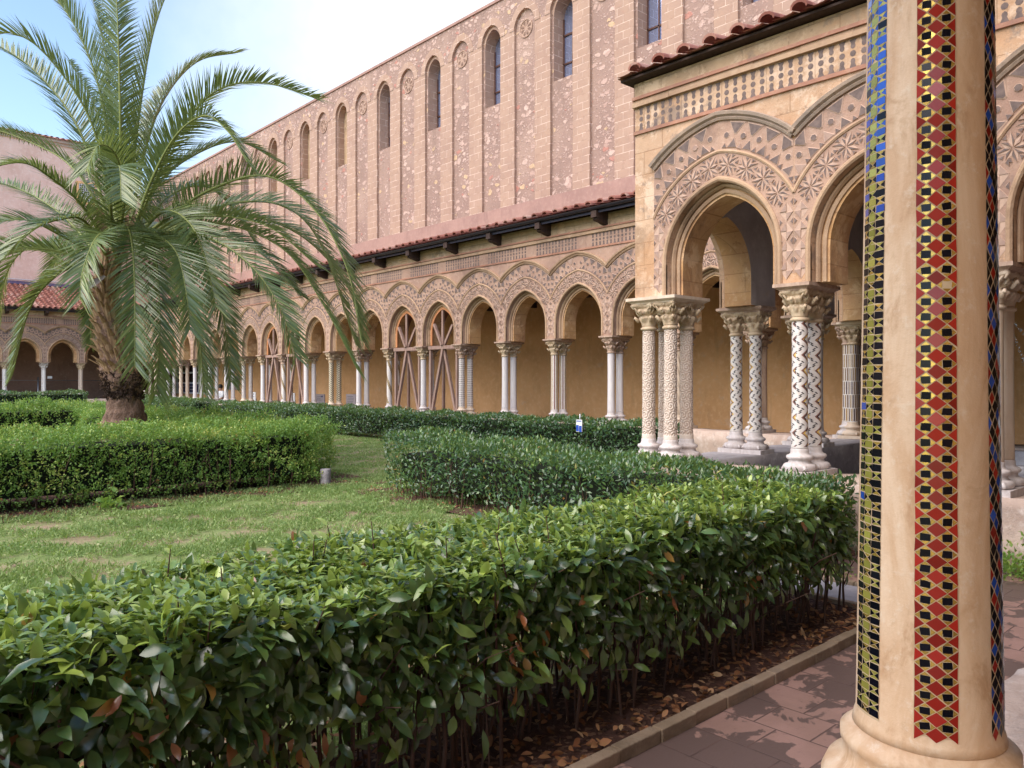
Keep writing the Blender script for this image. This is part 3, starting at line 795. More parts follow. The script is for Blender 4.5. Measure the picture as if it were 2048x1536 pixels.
# materials: 0 ashlar 1 rubble 2 pink 3 sill
y_lo, y_hi = W0-BW*8.5, W0+BW*27.5
def semi(r, n=12, pk=.10):
    """slightly pointed half arch, left spring to apex"""
    R = r+pk; t1 = math.acos(pk/R); return [(pk-R*math.cos(t1*i/n), zsp+R*math.sin(t1*i/n)) for i in range(n+1)]
SP = semi(hp); SO = semi(hp+.24); SW = [(a*.84, z-.12) for a, z in semi(hp)]
win_parts = []; ros = []
for i in range(-8, 28):
    cy = W0 + BW*i; isw = (i % 2 == 0); j = i//2
    p = BW/2
    for sg in (-1, 1):
        f = lambda a: cy + (a if sg < 0 else -a)
        P = CA.P
        nz_ = 20; ej = [0.0] + [random.uniform(-.010, .012) for _ in range(nz_-1)] + [0.0]
        for q in range(nz_):
            za, zc_ = zb+(zsp-zb)*q/nz_, zb+(zsp-zb)*(q+1)/nz_; e0 = -hp+ej[q]; e1 = -hp+(ej[q] if q % 2 == 0 and q < nz_-1 else ej[q+1])
            if q > 0 and (q-1) % 2 == 0: e0 = -hp+ej[q]
            mb.quad(P(f(e0),0,za), P(f(-p),0,za), P(f(-p),0,zc_), P(f(-hp+ej[q+1]),0,zc_), 0)
            mb.quad(P(f(e0),0,za), P(f(e0),rec+.01,za), P(f(-hp+ej[q+1]),rec+.01,zc_), P(f(-hp+ej[q+1]),0,zc_), 0)
        for q in range(len(SP)-1):
            (a1,z1),(a2,z2) = SP[q], SP[q+1]; (o1,y1),(o2,y2) = SO[q], SO[q+1]
            mb.quad(P(f(a1),-.015,z1), P(f(a2),-.015,z2), P(f(o2),-.015,y2), P(f(o1),-.015,y1), 0)
            mb.quad(P(f(a1),-.015,z1), P(f(a2),-.015,z2), P(f(a2),rec,z2), P(f(a1),rec,z1), 0)
            mb.quad(P(f(o1),-.015,y1), P(f(o2),-.015,y2), P(f(o2),0.005,y2), P(f(o1),0.005,y1), 0)
            mb.quad(P(f(o1),0,y1), P(f(o2),0,y2), P(f(-p),0,y2), P(f(-p),0,y1), 1)
        mb.quad(P(f(0),0,SO[-1][1]), P(f(-p),0,SO[-1][1]), P(f(-p),0,ztopw), P(f(0),0,ztopw), 1)
        # recessed panel
        if isw:
            zw = 11.36
            mb.quad(P(f(-hp-.04),rec,zb), P(f(0),rec,zb), P(f(0),rec,zw), P(f(-hp-.04),rec,zw), 1)
            mb.quad(P(f(-hp-.04),rec,zw), P(f(-.42),rec,zw), P(f(-.42),rec,SW[0][1]), P(f(-hp-.04),rec,zsp), 1)
            mb.quad(P(f(-.42),rec,zw), P(f(-.42),deep,zw), P(f(-.42),deep,SW[0][1]), P(f(-.42),rec,SW[0][1]), 0)
            for q in range(len(SP)-1):
                (a1,z1),(a2,z2) = SP[q], SP[q+1]; (o1,y1),(o2,y2) = SW[q], SW[q+1]
                mb.quad(P(f(a1),rec,z1), P(f(a2),rec,z2), P(f(o2),rec,y2), P(f(o1),rec,y1), 0)
                mb.quad(P(f(o1),rec,y1), P(f(o2),rec,y2), P(f(o2),deep,y2), P(f(o1),deep,y1), 0)
            mb.quad(P(f(-.42),rec,zw), P(f(0),rec,zw), P(f(0),deep,zw), P(f(-.42),deep,zw), 0)
        else:
            mb.quad(P(f(-hp-.04),rec,zb), P(f(0),rec,zb), P(f(0),rec,zsp), P(f(-hp-.04),rec,zsp), 1)
            mb.poly([P(f(a),rec,z) for a, z in SP] + [P(f(0),rec,zsp)], 1)
        mb.quad(P(f(-hp),0,zb), P(f(0),0,zb), P(f(0),rec,zb), P(f(-hp),rec,zb), 2)
mb.quad((CX,y_lo,6.6), (CX,y_hi,6.6), (CX,y_hi,zb), (CX,y_lo,zb), 2)
mb.quad((CX,y_hi,ztopw-8.3), (CX,68,ztopw-8.3), (CX,68,ztopw), (CX,y_hi,ztopw), 1)
mb.quad((CX,y_lo,6.6), (CX,-30,6.6), (CX,-30,ztopw), (CX,y_lo,ztopw), 1)
mb.quad((CX,-30,ztopw), (CX,68,ztopw), (CX+1.2,68,ztopw), (CX+1.2,-30,ztopw), 1)
mb.quad((CX+1.2,-30,0), (CX+1.2,68,0), (CX+1.2,68,ztopw), (CX+1.2,-30,ztopw), 1)
mb.quad((CX,68,0), (CX+1.2,68,0), (CX+1.2,68,ztopw), (CX,68,ztopw), 1)
mb.build('wall', [M['church_ashlar'], M['rubble'], M['pinkplaster']], cw)
mb = MB(); mb.box(CX-.05, CX+1.25, -30, 68, ztopw, ztopw+.10); mb.build('coping', M['pinkplaster'], cw)
for i in range(-8, 28):
    cy = W0 + BW*i; j = i//2; P = CA.P
    if i % 2 == 0:
        outline = [(a, z) for a, z in SW] + [(-a, z) for a, z in SW[-2::-1]] + [(.42, 11.36), (-.42, 11.36)]
        blind = j in (4, 5, 6)
        mb = MB()
        if blind:
            mb.poly([P(cy+a, .40, z) for a, z in outline]); mb.build('blocked_window', M['upper'], cw); continue
        fw = MB(); zt = 13.45
        d = .56
        for (a0, a1, z0, z1) in ((-.42,-.375,11.36,13.5), (.375,.42,11.36,13.5), (-.025,.025,11.36,12.95), (-.42,.42,11.36,11.41), (-.42,.42,12.0,12.05), (-.42,.42,12.93,12.99)):
            fw.add([P(cy+a, dd, z) for dd in (d-.03, d+.03) for a, z in ((a0,z0),(a1,z0),(a1,z1),(a0,z1))],
                   [(0,1,2,3),(7,6,5,4),(0,1,5,4),(1,2,6,5),(2,3,7,6),(3,0,4,7)])
        wo = fw.build('window', M['frame'], cw)
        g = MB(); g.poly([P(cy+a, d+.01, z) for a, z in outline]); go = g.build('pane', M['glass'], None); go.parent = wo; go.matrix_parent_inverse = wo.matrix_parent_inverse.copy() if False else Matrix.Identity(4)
        sl_ = MB(); sl_.add([P(cy+a, dd, z) for dd in (.10, .6) for a, z in ((-.44,11.33),(.44,11.33),(.44,11.365),(-.44,11.365))], [(0,1,2,3),(7,6,5,4),(0,1,5,4),(1,2,6,5),(2,3,7,6),(3,0,4,7)])
        so_ = sl_.build('sill', M['sill'], None); so_.parent = wo
    else:
        ro = MB(); zc = 13.52; n = 24; kind = i % 4
        def ringpts(r, dd): return [P(cy+math.cos(2*math.pi*q/n)*r, dd, zc+math.sin(2*math.pi*q/n)*r) for q in range(n)]
        rr = [(.31, rec), (.31, rec-.03), (.28, rec-.035), (.27, rec-.02), (.27, rec-.012)]
        vs = []; fs = []
        for r, dd in rr: vs += ringpts(r, dd)
        for a in range(len(rr)-1):
            for q in range(n): fs.append((a*n+q, a*n+(q+1)%n, (a+1)*n+(q+1)%n, (a+1)*n+q))
        ro.add(vs, fs, 0)
        ro.poly(ringpts(.272, rec-.012), 0)
        npet = 8 if kind == 1 else 6
        for q in range(npet):
            a = 2*math.pi*(q+.5)/npet
            pet = [(.07,0),(.14,.042),(.21,.055),(.245,.03),(.25,0),(.245,-.03),(.21,-.055),(.14,-.042)]
            ro.poly([P(cy+math.cos(a)*x-math.sin(a)*y, rec-.015, zc+math.sin(a)*x+math.cos(a)*y) for x, y in pet], 1)
        ro.build('rosette', [M['church_ashlar'], M['trunk']], cw)

# ================================================================ far gallery and building on the left
FY = 48.5
F_arc = Arc((0, FY-.28, 0), (1,0,0), (0,1,0), PIT)
fg = thing('cloister_gallery', (4, FY+2, 0), 'far arcade with red tiled lean-to roof at the left end of the garden', 'gallery')
fcent = [12.62 - PIT*(k+.5) for k in range(0, 11)]
# columns measured at X/Y .2407 -> 11.67?; shift so that a column stands at x = 11.67
fx0 = 11.60; fcent = [fx0 - PIT*(k+.5) for k in range(0, 10)] + [fx0 + PIT*.5]
fcent.sort()
mb = MB(); F_arc.wall(mb, fcent, -8, 13.52, 5.45); mb.build('arcade_wall', [M['stone'], M['soffit'], M['inner']], fg)
mb = MB(); F_arc.inlay(mb, fcent, lod=2); F_arc.frieze(mb, -7.5, 13.4, ZSTR+.03, 5.04, 0, gap=True); mb.build('inlay', [M['lava'], M['lava2'], M['facet']], fg)
mb = MB(); F_arc.mouldings(mb, fcent, fine=False); F_arc.hoods(mb, fcent); mb.build('arch_moulding', [M['mould']], fg)
F_arc.courses(fg, -8, 13.5, 5.46)
mb = MB(); mb.box(-8, 14.18, FY+.38, FY+4, -.05, .14); mb.build('floor', M['paving'], fg)
rough_wall('low_wall', -8, XC-.4, FY-.38, FY+.38, -.04, .645, M['rough'], fg, .018, .3)
mb = MB(); mb.quad((-8,FY+3.96,0), (17.9,FY+3.96,0), (17.9,FY+3.96,6.95), (-8,FY+3.96,6.95)); mb.build('back_wall', M['brownplaster'], fg)
mb = MB(); mb.box(-8, 18, FY+.30, FY+3.95, 4.22, 4.26); mb.build('timber_ceiling', M['darkwood'], fg)
EY = FY-.68; WY = FY+4.0; FWZ = 7.22
mb = MB(); mb.add([(-8,EY,EZ),(13.3,EY,EZ),(18,WY,FWZ),(-8,WY,FWZ),(-8,EY,EZ-.06),(13.3,EY,EZ-.06),(18,WY,FWZ-.06),(-8,WY,FWZ-.06)], [(0,1,2,3),(4,5,6,7),(0,1,5,4)]); mb.build('roof_boards', M['darkwood'], fg)
rf = MB(); up2 = Vector((0, -(FWZ-EZ)/(WY-EY), 1)).normalized()
rf.add([(-8,EY-.02,EZ+.012),(13.3,EY-.02,EZ+.012),(18,WY,FWZ+.012),(-8,WY,FWZ+.012)], [(0,1,2,3)])
def PF(a, t): return Vector((a, EY-.05+(WY-EY+.04)*t, EZ+.02+(FWZ-EZ)*t)), Vector((-1,0,0)), up2
cover_tiles(rf, PF, [-3.0+.27*i for i in range(62)], 0, 13, .085, 0, seg=5)
rf.build('tiled_roof', M['tile'], fg)
mb = MB(); gp2 = [(y-EX+EY, z) for y, z in gp]
mb.add([(x, y, z) for x in (-8, 13.2) for y, z in gp2], [(i, i+1, 8+i, 7+i) for i in range(6)], 0, True)
mb.box(-8, 13.2, EY+.04, EY+.075, EZ-.15, EZ-.02); mb.build('gutter', M['gutter'], fg)
for k in range(0, 9):
    o = bpy.data.objects.new('corbel', cme); C.objects.link(o); o.rotation_euler = (0, 0, math.pi/2); o.location = (fx0-PIT*k+.05, FY-.28, 5.36); attach(o, fg)
lb = thing('convent_building', (4, 58, 0), 'plain pale pink rendered building with a barred window behind the far arcade', 'building')
LX1 = 14.4; LZ = 15.8; LY = FY+4.0
mb = MB()
mb.box(-30, LX1, LY, LY+12, 0, LZ); lbw = mb.build('wall', M['leftplaster'], lb)
mb = MB(); mb.box(-30, LX1+.15, LY-.18, LY+12, LZ, LZ+.14); mb.box(-30, LX1+.05, LY-.08, LY+12, LZ-.16, LZ)
mb.build('cornice', M['sill'], lb)
rf = MB(); rf.quad((-30,LY-.25,LZ+.15),(LX1+.3,LY-.25,LZ+.15),(LX1+.3,LY+6,LZ+1.6),(-30,LY+6,LZ+1.6))
def PB(a, t): return Vector((a, LY-.27+6*t, LZ+.17+1.45*t)), Vector((-1,0,0)), Vector((0,-.23,1)).normalized()
cover_tiles(rf, PB, [-1+.3*i for i in range(51)], 0, 3, .09, 0, seg=5); rf.build('tiled_roof', M['tile'], lb)
# barred window: px 175, y 370-400
def wpos(px, py, Y): u = px-1024; k = Y/(1152-.6743*u); return k*(1052+.7385*u), 1.65+(762-py)*k
wx0, wz1 = wpos(158, 367, LY); wx1, wz0 = wpos(188, 404, LY)
mb = MB(); mb.box(wx0-.12, wx1+.12, LY-.05, LY-.002, wz1, wz1+.14); mb.box(wx0-.12, wx0, LY-.04, LY-.002, wz0-.1, wz1); mb.box(wx1, wx1+.12, LY-.04, LY-.002, wz0-.1, wz1); mb.box(wx0-.12, wx1+.12, LY-.06, LY-.002, wz0-.2, wz0-.1)
wn = mb.build('window', M['ochre'], lb)
mb = MB(); mb.quad((wx0,LY-.006,wz0-.1),(wx1,LY-.006,wz0-.1),(wx1,LY-.006,wz1),(wx0,LY-.006,wz1)); o = mb.build('pane', M['glassdark']); o.parent = wn
mb = MB()
for i in range(8): a = wx0+(wx1-wx0)*(i+.5)/8; mb.box(a-.012, a+.012, LY-.05, LY-.026, wz0-.1, wz1)
for i in range(9): a = wz0-.1+(wz1-wz0+.1)*(i+.5)/9; mb.box(wx0, wx1, LY-.075, LY-.051, a-.012, a+.012)
o = mb.build('grille', M['white']); o.parent = wn
mb = MB(); mb.box(-8, 14.3, LY-.14, LY-.004, 7.24, 7.42); mb.build('flashing', M['purple'], lb)
mb = MB(); mb.tube([(-8, LY-.2, 7.50), (14.3, LY-.2, 7.50)], .035, 6); mb.build('pipe', M['white'], lb)

# ================================================================ fountain porch (square corner pavilion)
PX = 8.0; PY = 5.88; PP = 1.82
fp = thing('fountain_porch', (10.8, 3.2, 0), 'square corner pavilion of large inlaid pointed arches jutting into the garden on the right', 'pavilion')
N_arc = Arc((PX-.28, 0, 0), (0,1,0), (1,0,0), PP)
ncent = [PY-PP*(k+.5) for k in range(3)]
mb = MB(); N_arc.wall(mb, ncent, .12, PY+.29, 5.34)
S_arc = Arc((0, PY+.29, 0), (1,0,0), (0,-1,0), PP)
scent = [PX+PP*(k+.5) for k in range(3)]
S_arc.wall(mb, scent, PX+.28, XC-.28, 5.34)
mb.build('arcade_wall', [M['ashlar'], M['soffit'], M['inner']], fp)
class _(object): pass
mb = MB(); N_arc.inlay(mb, ncent, lod=3); N_arc.frieze(mb, .2, PY+.25, ZSTR+.03, 5.04); S_arc.inlay(mb, scent, lod=1)
S_arc.frieze(mb, PX-.2, XC-.4, ZSTR+.03, 5.04)
mb.build('inlay', [M['lava'], M['lava2'], M['facet']], fp)
# band faces of carved stone between the mouldings on the near face
bf = MB()
for sc_ in ncent:
    for sgn in (-1, 1):
        lim = PP/2
        for (r0, r1) in ((RA+.055, R3-.002),):
            n = 22; t1 = math.acos(ACC/((r0+r1)/2))
            for i in range(-6, n):
                def q(r, t):
                    tt = t if t < math.acos(ACC/r) else math.acos(ACC/r)
                    if t >= 0: return (ACC-r*math.cos(tt), ZSP+r*math.sin(tt))
                    return (ACC-r, ZSP+r*t*.6)
                ta, tb = t1*i/n*1.06, t1*(i+1)/n*1.06
                pl = [q(r0, ta), q(r1, ta), q(r1, tb), q(r0, tb)]
                pl = clip_poly(pl, lambda a: a[0]+lim-.003)
                if len(pl) >= 3: pl = clip_poly(pl, lambda a: -.002-a[0])
                if len(pl) >= 3: pl = clip_poly(pl, lambda a: a[1]-ZS0-.006)
                if len(pl) >= 3: bf.poly([N_arc.P(sc_+(a if sgn < 0 else -a), -.0015, z) for a, z in pl])
bf.build('carved_band', M['stone'], fp)
mb = MB(); N_arc.mouldings(mb, ncent); S_arc.mouldings(mb, scent)
mb.build('arch_moulding', [M['mould']], fp)
mb = MB(); N_arc.hoods(mb, ncent); S_arc.hoods(mb, scent)
# horizontal return of the hood at the corner
mb.build('hood_moulding', [M['hood']], fp)
N_arc.courses(fp, .12, PY+.29, 5.35); S_arc.courses(fp, PX-.26, XC-.3, 5.35)
rough_wall('low_wall', PX-.36, PX+.38, -.2, PY+.36, -.04, .645, M['rough'], fp, .03, .09, 3)
rough_wall('low_wall', PX+.36, XC-.38, PY-.38, PY+.36, -.04, .645, M['parapet'], fp, .012, .12, 5)
mb = MB(); mb.box(PX+.38, XC-.38, .8, PY-.38, -.05, .12); mb.build('floor', M['slab'], fp)
# roof
ex = PX-.43; ey = PY+.40; px_ = XC-.3; ez = 5.41; topz = 6.3; ax, ay = 10.9, 3.0
mb = MB()
mb.add([(ex,-.6,ez-.045),(ex,ey,ez-.045),(px_,ey,ez-.045),(px_,-.6,ez-.045),(ex,-.6,ez-.02),(ex,ey,ez-.02),(px_,ey,ez-.02),(px_,-.6,ez-.02),(ax,ay,topz-.02)],
       [(0,1,2,3),(0,1,5,4),(1,2,6,5),(4,5,8),(5,6,8),(6,7,8),(7,4,8)]); mb.build('roof_boards', M['darkwood'], fp)
rf = MB(); rf.add([(ex-.03,-.6,ez),(ex-.03,ey+.03,ez),(px_,ey+.03,ez),(px_,-.6,ez),(ax,ay,topz)], [(0,1,4),(1,2,4),(2,3,4),(3,0,4)])
for i in range(17):
    a = ey-.28-.35*i
    if a > ay: tmax = (ey-a)/(ey-ay)
    else: tmax = (a+.6)/(ay+.6)
    tmax = max(.06, tmax); ns = max(1, int(8*tmax))
    def PN(aa, t, a=a, tmax=tmax): k = t*tmax; return Vector((ex-.07+(ax-ex)*k, aa, ez+.008+(topz-ez)*k)), Vector((0,1,0)), Vector((-.25,0,1)).normalized()
    cover_tiles(rf, PN, [a], 0, ns, .085, 0)
# pan tiles sticking out at the eave
for i in range(18):
    a = ey-.10-.35*i
    vs = []
    for x, dz in ((ex-.09, -.022), (ex+.5, .11)):
        for q in range(6): an = math.pi + math.pi*q/5; vs.append((x, a+math.cos(an)*.13, ez+.03+dz+math.sin(an)*.02))
    rf.add(vs, [(q, q+1, 7+q, 6+q) for q in range(5)], 0, True)
rf.build('tiled_roof', M['tile'], fp)

# ================================================================ near gallery (where the photographer stands)
ng = thing('cloister_gallery', (2, -2, 0), 'near gallery whose low rough stone wall carries the mosaic column in front', 'gallery')
NY = .40
G_arc = Arc((0, NY+.28, 0), (1,0,0), (0,-1,0), PIT)
gx = 1.55; gcent = [gx+PIT*(k+.5) for k in range(-4, 3)]
mb = MB(); G_arc.wall(mb, gcent, -6.0, PX-.3, 5.45); mb.build('arcade_wall', [M['ashlar'], M['soffit'], M['inner']], ng)
mb = MB(); G_arc.inlay(mb, gcent, lod=1); mb.build('inlay', [M['lava'], M['lava2'], M['facet']], ng)
mb = MB(); G_arc.mouldings(mb, gcent, fine=False); G_arc.hoods(mb, gcent); mb.build('arch_moulding', [M['mould']], ng)
rough_wall('low_wall', -6, .6, .05, .80, -.04, .645, M['rough'], ng, .02, .2, 9)
rough_wall('low_wall', .6, 4.4, .05, .82, -.04, .645, M['rough'], ng, .030, .05, 8)
rough_wall('low_wall', 4.4, PX-.36, .05, .80, -.04, .645, M['rough'], ng, .02, .1, 9)
mb = MB(); mb.box(-6, 18, -4, .05, -.05, .14); mb.build('floor', M['paving'], ng)
mb = MB(); mb.box(-6, 18, -4.3, -4.0, 0, 9); mb.build('back_wall', M['ochre'], ng)
mb = MB(); mb.add([(-6,1.1,5.5),(13.5,1.1,5.5),(13.5,-4,6.9),(-6,-4,6.9),(-6,1.1,5.58),(13.5,1.1,5.58),(13.5,-4,6.98),(-6,-4,6.98)], [(0,1,2,3),(4,5,6,7),(0,1,5,4)]); mb.build('roof_boards', M['darkwood'], ng)
# ================================================================ columns
ZB = .65
BASEP = [(.150,0),(.163,.012),(.170,.038),(.163,.062),(.146,.074),(.120,.080),(.112,.098),(.113,.115),(.128,.122),(.138,.134),(.138,.150),(.128,.162),(.108,.168),(.098,.18),(.093,.20),(.092,.225),(.086,.235)]
def base_mesh(offs, scale=1.0, plinth=None, hs=1.0, n=32):
    mb = MB()
    x0 = min(o[0] for o in offs)-.185*scale; x1 = max(o[0] for o in offs)+.185*scale
    y0 = min(o[1] for o in offs)-.185*scale; y1 = max(o[1] for o in offs)+.185*scale
    mb.box(x0, x1, y0, y1, ZB-.02, ZB+.052)
    for ox, oy in offs:
        mb.lathe([(r*scale, h*hs) for r, h in BASEP], ox, oy, ZB+.0515, n)
        for k in range(4):       # corner spurs
            a = math.pi/4 + math.pi/2*k
            c = Vector((ox+math.cos(a)*.185*scale, oy+math.sin(a)*.185*scale, ZB+.065)); e = Vector((ox+math.cos(a)*.125*scale, oy+math.sin(a)*.125*scale, ZB+.10))
            mb.tube([e, (e+c)/2+Vector((0,0,.012)), c], [.028, .026, .014], 6)
    return mb
def cap_profile(seed, tall=.29, top=.195, kind=0):
    rs = random.Random(seed); ph = rs.uniform(0, 1); nl = rs.choice([8, 8, 6])
    def rad(a, h, r):
        t = h/tall
        sq = 1/max(abs(math.cos(((a+math.pi/4) % (math.pi/2))-math.pi/4)), .70)
        v = r*(1+(sq-1)*t**1.5*.9)
        lo = math.exp(-((t-.30)/.13)**2)*(.5+.5*math.cos(nl*(a+ph*0)))**.7*.030
        mi = math.exp(-((t-.60)/.12)**2)*(.5+.5*math.cos(nl*a+math.pi))**.7*.036
        hi = math.exp(-((t-.86)/.10)**2)*(.5+.5*math.cos(4*(a-math.pi/4)))**2*.050
        n = mnoise.noise(Vector((math.cos(a)*3.2, math.sin(a)*3.2, h*17+seed*3)))*.016 + mnoise.noise(Vector((math.cos(a)*7, math.sin(a)*7, h*34+seed)))*.012
        dr = -.016*math.exp(-((t-.44)/.04)**2) - .018*math.exp(-((t-.74)/.04)**2)
        return v + lo + mi + hi + n*min(1, t*3) + dr
    prof = [(.086+(top-.086)*(t**1.7), t*tall) for t in [i/34 for i in range(35)]]
    return prof, rad
def cap_mesh(offs, seed, res=56, tall=.29, top=.15, r0=.083, scale=1.0):
    mb = MB(); z0 = ZB+1.68
    for i, (ox, oy) in enumerate(offs):
        prof, rad = cap_profile(seed+i*7, tall, top)
        mb.lathe([(r0+.004, -.05), (r0+.016, -.042), (r0+.020, -.030), (r0+.016, -.018), (r0+.002, -.012), (r0, 0)], ox, oy, z0, 32)
        mb.lathe(prof, ox, oy, z0, res, 0, rad)
        rs = random.Random(seed*13+i)
        # leaf tips curling outwards, and corner volutes
        for k in range(8):
            a = math.pi/4*k; t = .34 if k % 2 else .62
            r = r0 + .045 + .05*t; c = Vector((ox+math.cos(a)*r, oy+math.sin(a)*r, z0+t*tall))
            o = Vector((math.cos(a), math.sin(a), 0))
            mb.tube([c-o*.02+Vector((0,0,-.05)), c+o*.008+Vector((0,0,-.01)), c+o*.028+Vector((0,0,.008)), c+o*.040+Vector((0,0,-.012))], [.016, .024, .020, .008], 6)
        for k in range(4):
            a = math.pi/4+math.pi/2*k; o = Vector((math.cos(a), math.sin(a), 0)); s_ = Vector((-o.y, o.x, 0))
            c = Vector((ox, oy, z0+tall-.045)) + o*(top+.035)
            mb.tube([c+o*.026*math.cos(b)*f+Vector((0,0,.026*math.sin(b)*f)) for b, f in [(-2.6,1.2),(-1.3,1.1),(0,1),(1.3,.85),(2.6,.6),(3.9,.35)]], [.012,.014,.015,.014,.012,.01], 6)
            for q in (-1, 1):
                b0 = Vector((ox, oy, z0+tall*.55)) + o*(r0+.05) + s_*.02*q
                mb.tube([b0, (b0+c)/2+o*.004+s_*.028*q, c+s_*.012*q], [.012,.012,.010], 5)
    return mb
def abacus_mesh(offs, e=.205, eps=0.0):
    mb = MB()
    x0 = min(o[0] for o in offs); x1 = max(o[0] for o in offs); y0 = min(o[1] for o in offs); y1 = max(o[1] for o in offs)
    rows = [(e-.055, 0), (e-.045, .018), (e-.008, .038), (e, .042), (e, .078)]
    vs = []; 
    for r, h in rows:
        for sx, sy in ((-1,-1),(1,-1),(1,1),(-1,1)):
            X = (x0 if sx < 0 else x1)+sx*r; Y = (y0 if sy < 0 else y1)+sy*r
            vs.append((X, Y, 2.598+h))
    fs = [(0,3,2,1)] + [(i*4+k, i*4+(k+1)%4, (i+1)*4+(k+1)%4, (i+1)*4+k) for i in range(4) for k in range(4)] + [(16,17,18,19)]
    mb.add(vs, fs)
    return mb
def shaft_mesh(ox, oy, kind, h=1.40, r0=.084, r1=.078, n=28):
    mb = MB()
    rows = [0, .01, .02] + [.02+(h-.04)*i/40 for i in range(1, 40)] + [h-.02, h] if kind in ('twist',) else [0, .015, h/3, 2*h/3, h-.015, h]
    prof = []
    for z in rows:
        r = r0+(r1-r0)*z/h
        if kind not in ('twist',) and (z < .02 or z > h-.02): r += .004
        prof.append((r, z))
    if kind == 'carved':
        def rad(a, z, r):
            if z < .05 or z > h-.04: return r+.002
            k = 5; cw = 2*math.pi*.08/k; u = a/(2*math.pi)*k; row = z/.118; o = (int(row) % 2)*.5
            fu = ((u+o) % 1)-.5; fv = (row % 1)-.5
            d = math.hypot(fu*cw, fv*.118); ang = math.atan2(fv, fu)
            s_ = math.cos(d*2*math.pi/.030 + ang*(1 if int(row) % 2 else -1))     # scrolling vine
            lf = math.cos(ang*5 + row)*.35*min(1, d/.02)
            e = mnoise.noise(Vector((math.cos(a)*9, math.sin(a)*9, z*34)))
            return r - .0045 + .0050*max(-1, min(1, s_*.9+lf+e*.7))
        n = 110; prof = [(r0+(r1-r0)*z/h, z) for z in [h*i/230 for i in range(231)]]
        mb.lathe(prof, 0, 0, 0, n, 0, rad); return mb
    if kind == 'twist':
        rad = lambda a, z, r: r*(1+.10*math.sin(5*a+z*22)) if .03 < z < h-.03 else r
        mb.lathe(prof, 0, 0, 0, 48, 0, rad)
    else: mb.lathe(prof, 0, 0, 0, n)
    return mb
_cache = {}
def cached(key, fn, name, mat):
    if key not in _cache: _cache[key] = fn().mesh(name, [mat])
    return _cache[key]
def child(name, me, parent, loc=(0,0,0)):
    o = bpy.data.objects.new(name, me); C.objects.link(o); o.parent = parent; o.location = loc; return o
PAIR = [(-.15, 0), (.15, 0)]
QUAD = [(-.165,-.165),(.165,-.165),(.165,.165),(-.165,.165)]
def column_thing(x, y, kinds, label, group, offs=PAIR, rz=0.0, seed=0, capm='capstone', basem='basemarble', name='column_pair', cat='columns', hires=False):
    t = thing(name, (x, y, 0), label, cat, group, rz)
    key = tuple(offs)
    child('base', cached(('b', key, basem), lambda: base_mesh(offs), 'base', M[basem]), t)
    sd = seed % 4
    child('capital', cached(('c', key, sd, capm, hires), lambda: cap_mesh(offs, sd+1, 84 if hires else 48), 'capital', M[capm]), t)
    child('abacus', cached(('a', key, basem), lambda: abacus_mesh(offs), 'abacus', M[capm if capm == 'capstone2' else 'marblewarm']), t)
    for (ox, oy), k in zip(offs, kinds if isinstance(kinds, (list, tuple)) else [kinds]*len(offs)):
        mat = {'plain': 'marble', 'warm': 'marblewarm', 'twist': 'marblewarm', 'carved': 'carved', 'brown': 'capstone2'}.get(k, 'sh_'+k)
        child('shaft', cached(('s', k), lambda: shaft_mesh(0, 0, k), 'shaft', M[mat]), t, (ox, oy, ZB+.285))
    return t
# long gallery: k = 0 is the pair just left of the porch, counting towards the far end
LK = {-6:('plain',''), -5:('plain',''), -4:('plain',''), -3:('blocks',''),
 -2:('brown','brownish column pair seen through the porch, right of the zigzag pair on its side'),
 -1:('twist','rope-carved pair half hidden behind the carved corner cluster of the porch'),
 0:('plain','pair of plain white marble columns, the first left of the porch corner'),
 1:('strips','pair of columns with vertical gold mosaic strips, above the little blue sign'),
 2:('plain','pair of plain pale columns between the dotted pair and the gold striped pair'),
 3:('dots','pair of columns covered in dark diamond dots, right of the timber props'),
 4:('plain','plain white pair standing between the two timber-propped arches nearest the viewer'),
 5:('spiral','spiral mosaic pair at the left side of the timber-propped arches nearest the viewer'),
 6:('plain','plain white pair at the tip of the right palm fronds'),
 7:('chevron','pair of columns with gold and black chevrons beside the grey information panels'),
 8:('plain','plain white pair right of the far timber-propped arches'),
 9:('spiral','spiral mosaic pair between the two far propped arches, half behind palm fronds'),
 10:('plain','plain white pair left of the far timber-propped arches'),
 11:('dots','far pair of columns with a brick-like dark dot mosaic'),
 12:('plain','plain pale pair in front of the seated person in white'),
 13:('plain','plain pale pair behind a hanging palm frond, left of the person in white'),
 14:('plain','plain pale pair right of the rope-twisted pair at the far end'),
 15:('twist','rope-twisted golden pair in front of the blue panelled window'),
 16:('plain','far plain white pair left of the rope-twisted pair'),
 17:('warm','far pale pair just right of the palm trunk'), 18:('strips','far pair hidden mostly behind the palm trunk')}
for k, (kd, lab) in LK.items():
    if not lab: lab = 'column pair of the gallery behind the porch, hidden by the mosaic column'
    column_thing(XC, K0+PIT*k, kd, lab, 'column pairs of the long gallery', seed=k*3+1, capm='capstone2' if k % 3 == 0 or k < 0 else 'capstone', basem='marblewarm' if k % 4 == 3 else 'basemarble')
# far gallery
far_lab = {0:'rough carved-looking column pair of the far gallery, just left of the palm trunk', 1:'white column pair of the far gallery with a small white sign beside it',
 2:'white column pair of the far gallery at the left edge of the picture', -1:'far gallery column pair behind the palm trunk'}
for k in range(-1, 7):
    column_thing(fx0-PIT*k, FY, {0:'carved'}.get(k, 'plain'), far_lab.get(k, 'white column pair of the far gallery beyond the left edge'), 'column pairs of the far gallery', rz=math.pi/2, seed=k+2, capm='basemarble' if k % 2 else 'capstone')
# corner pier where the galleries meet
column_thing(XC, FY, ['strips']*4, 'cluster of four mosaic columns at the far corner of the garden', None, offs=QUAD, seed=1, name='column_cluster')
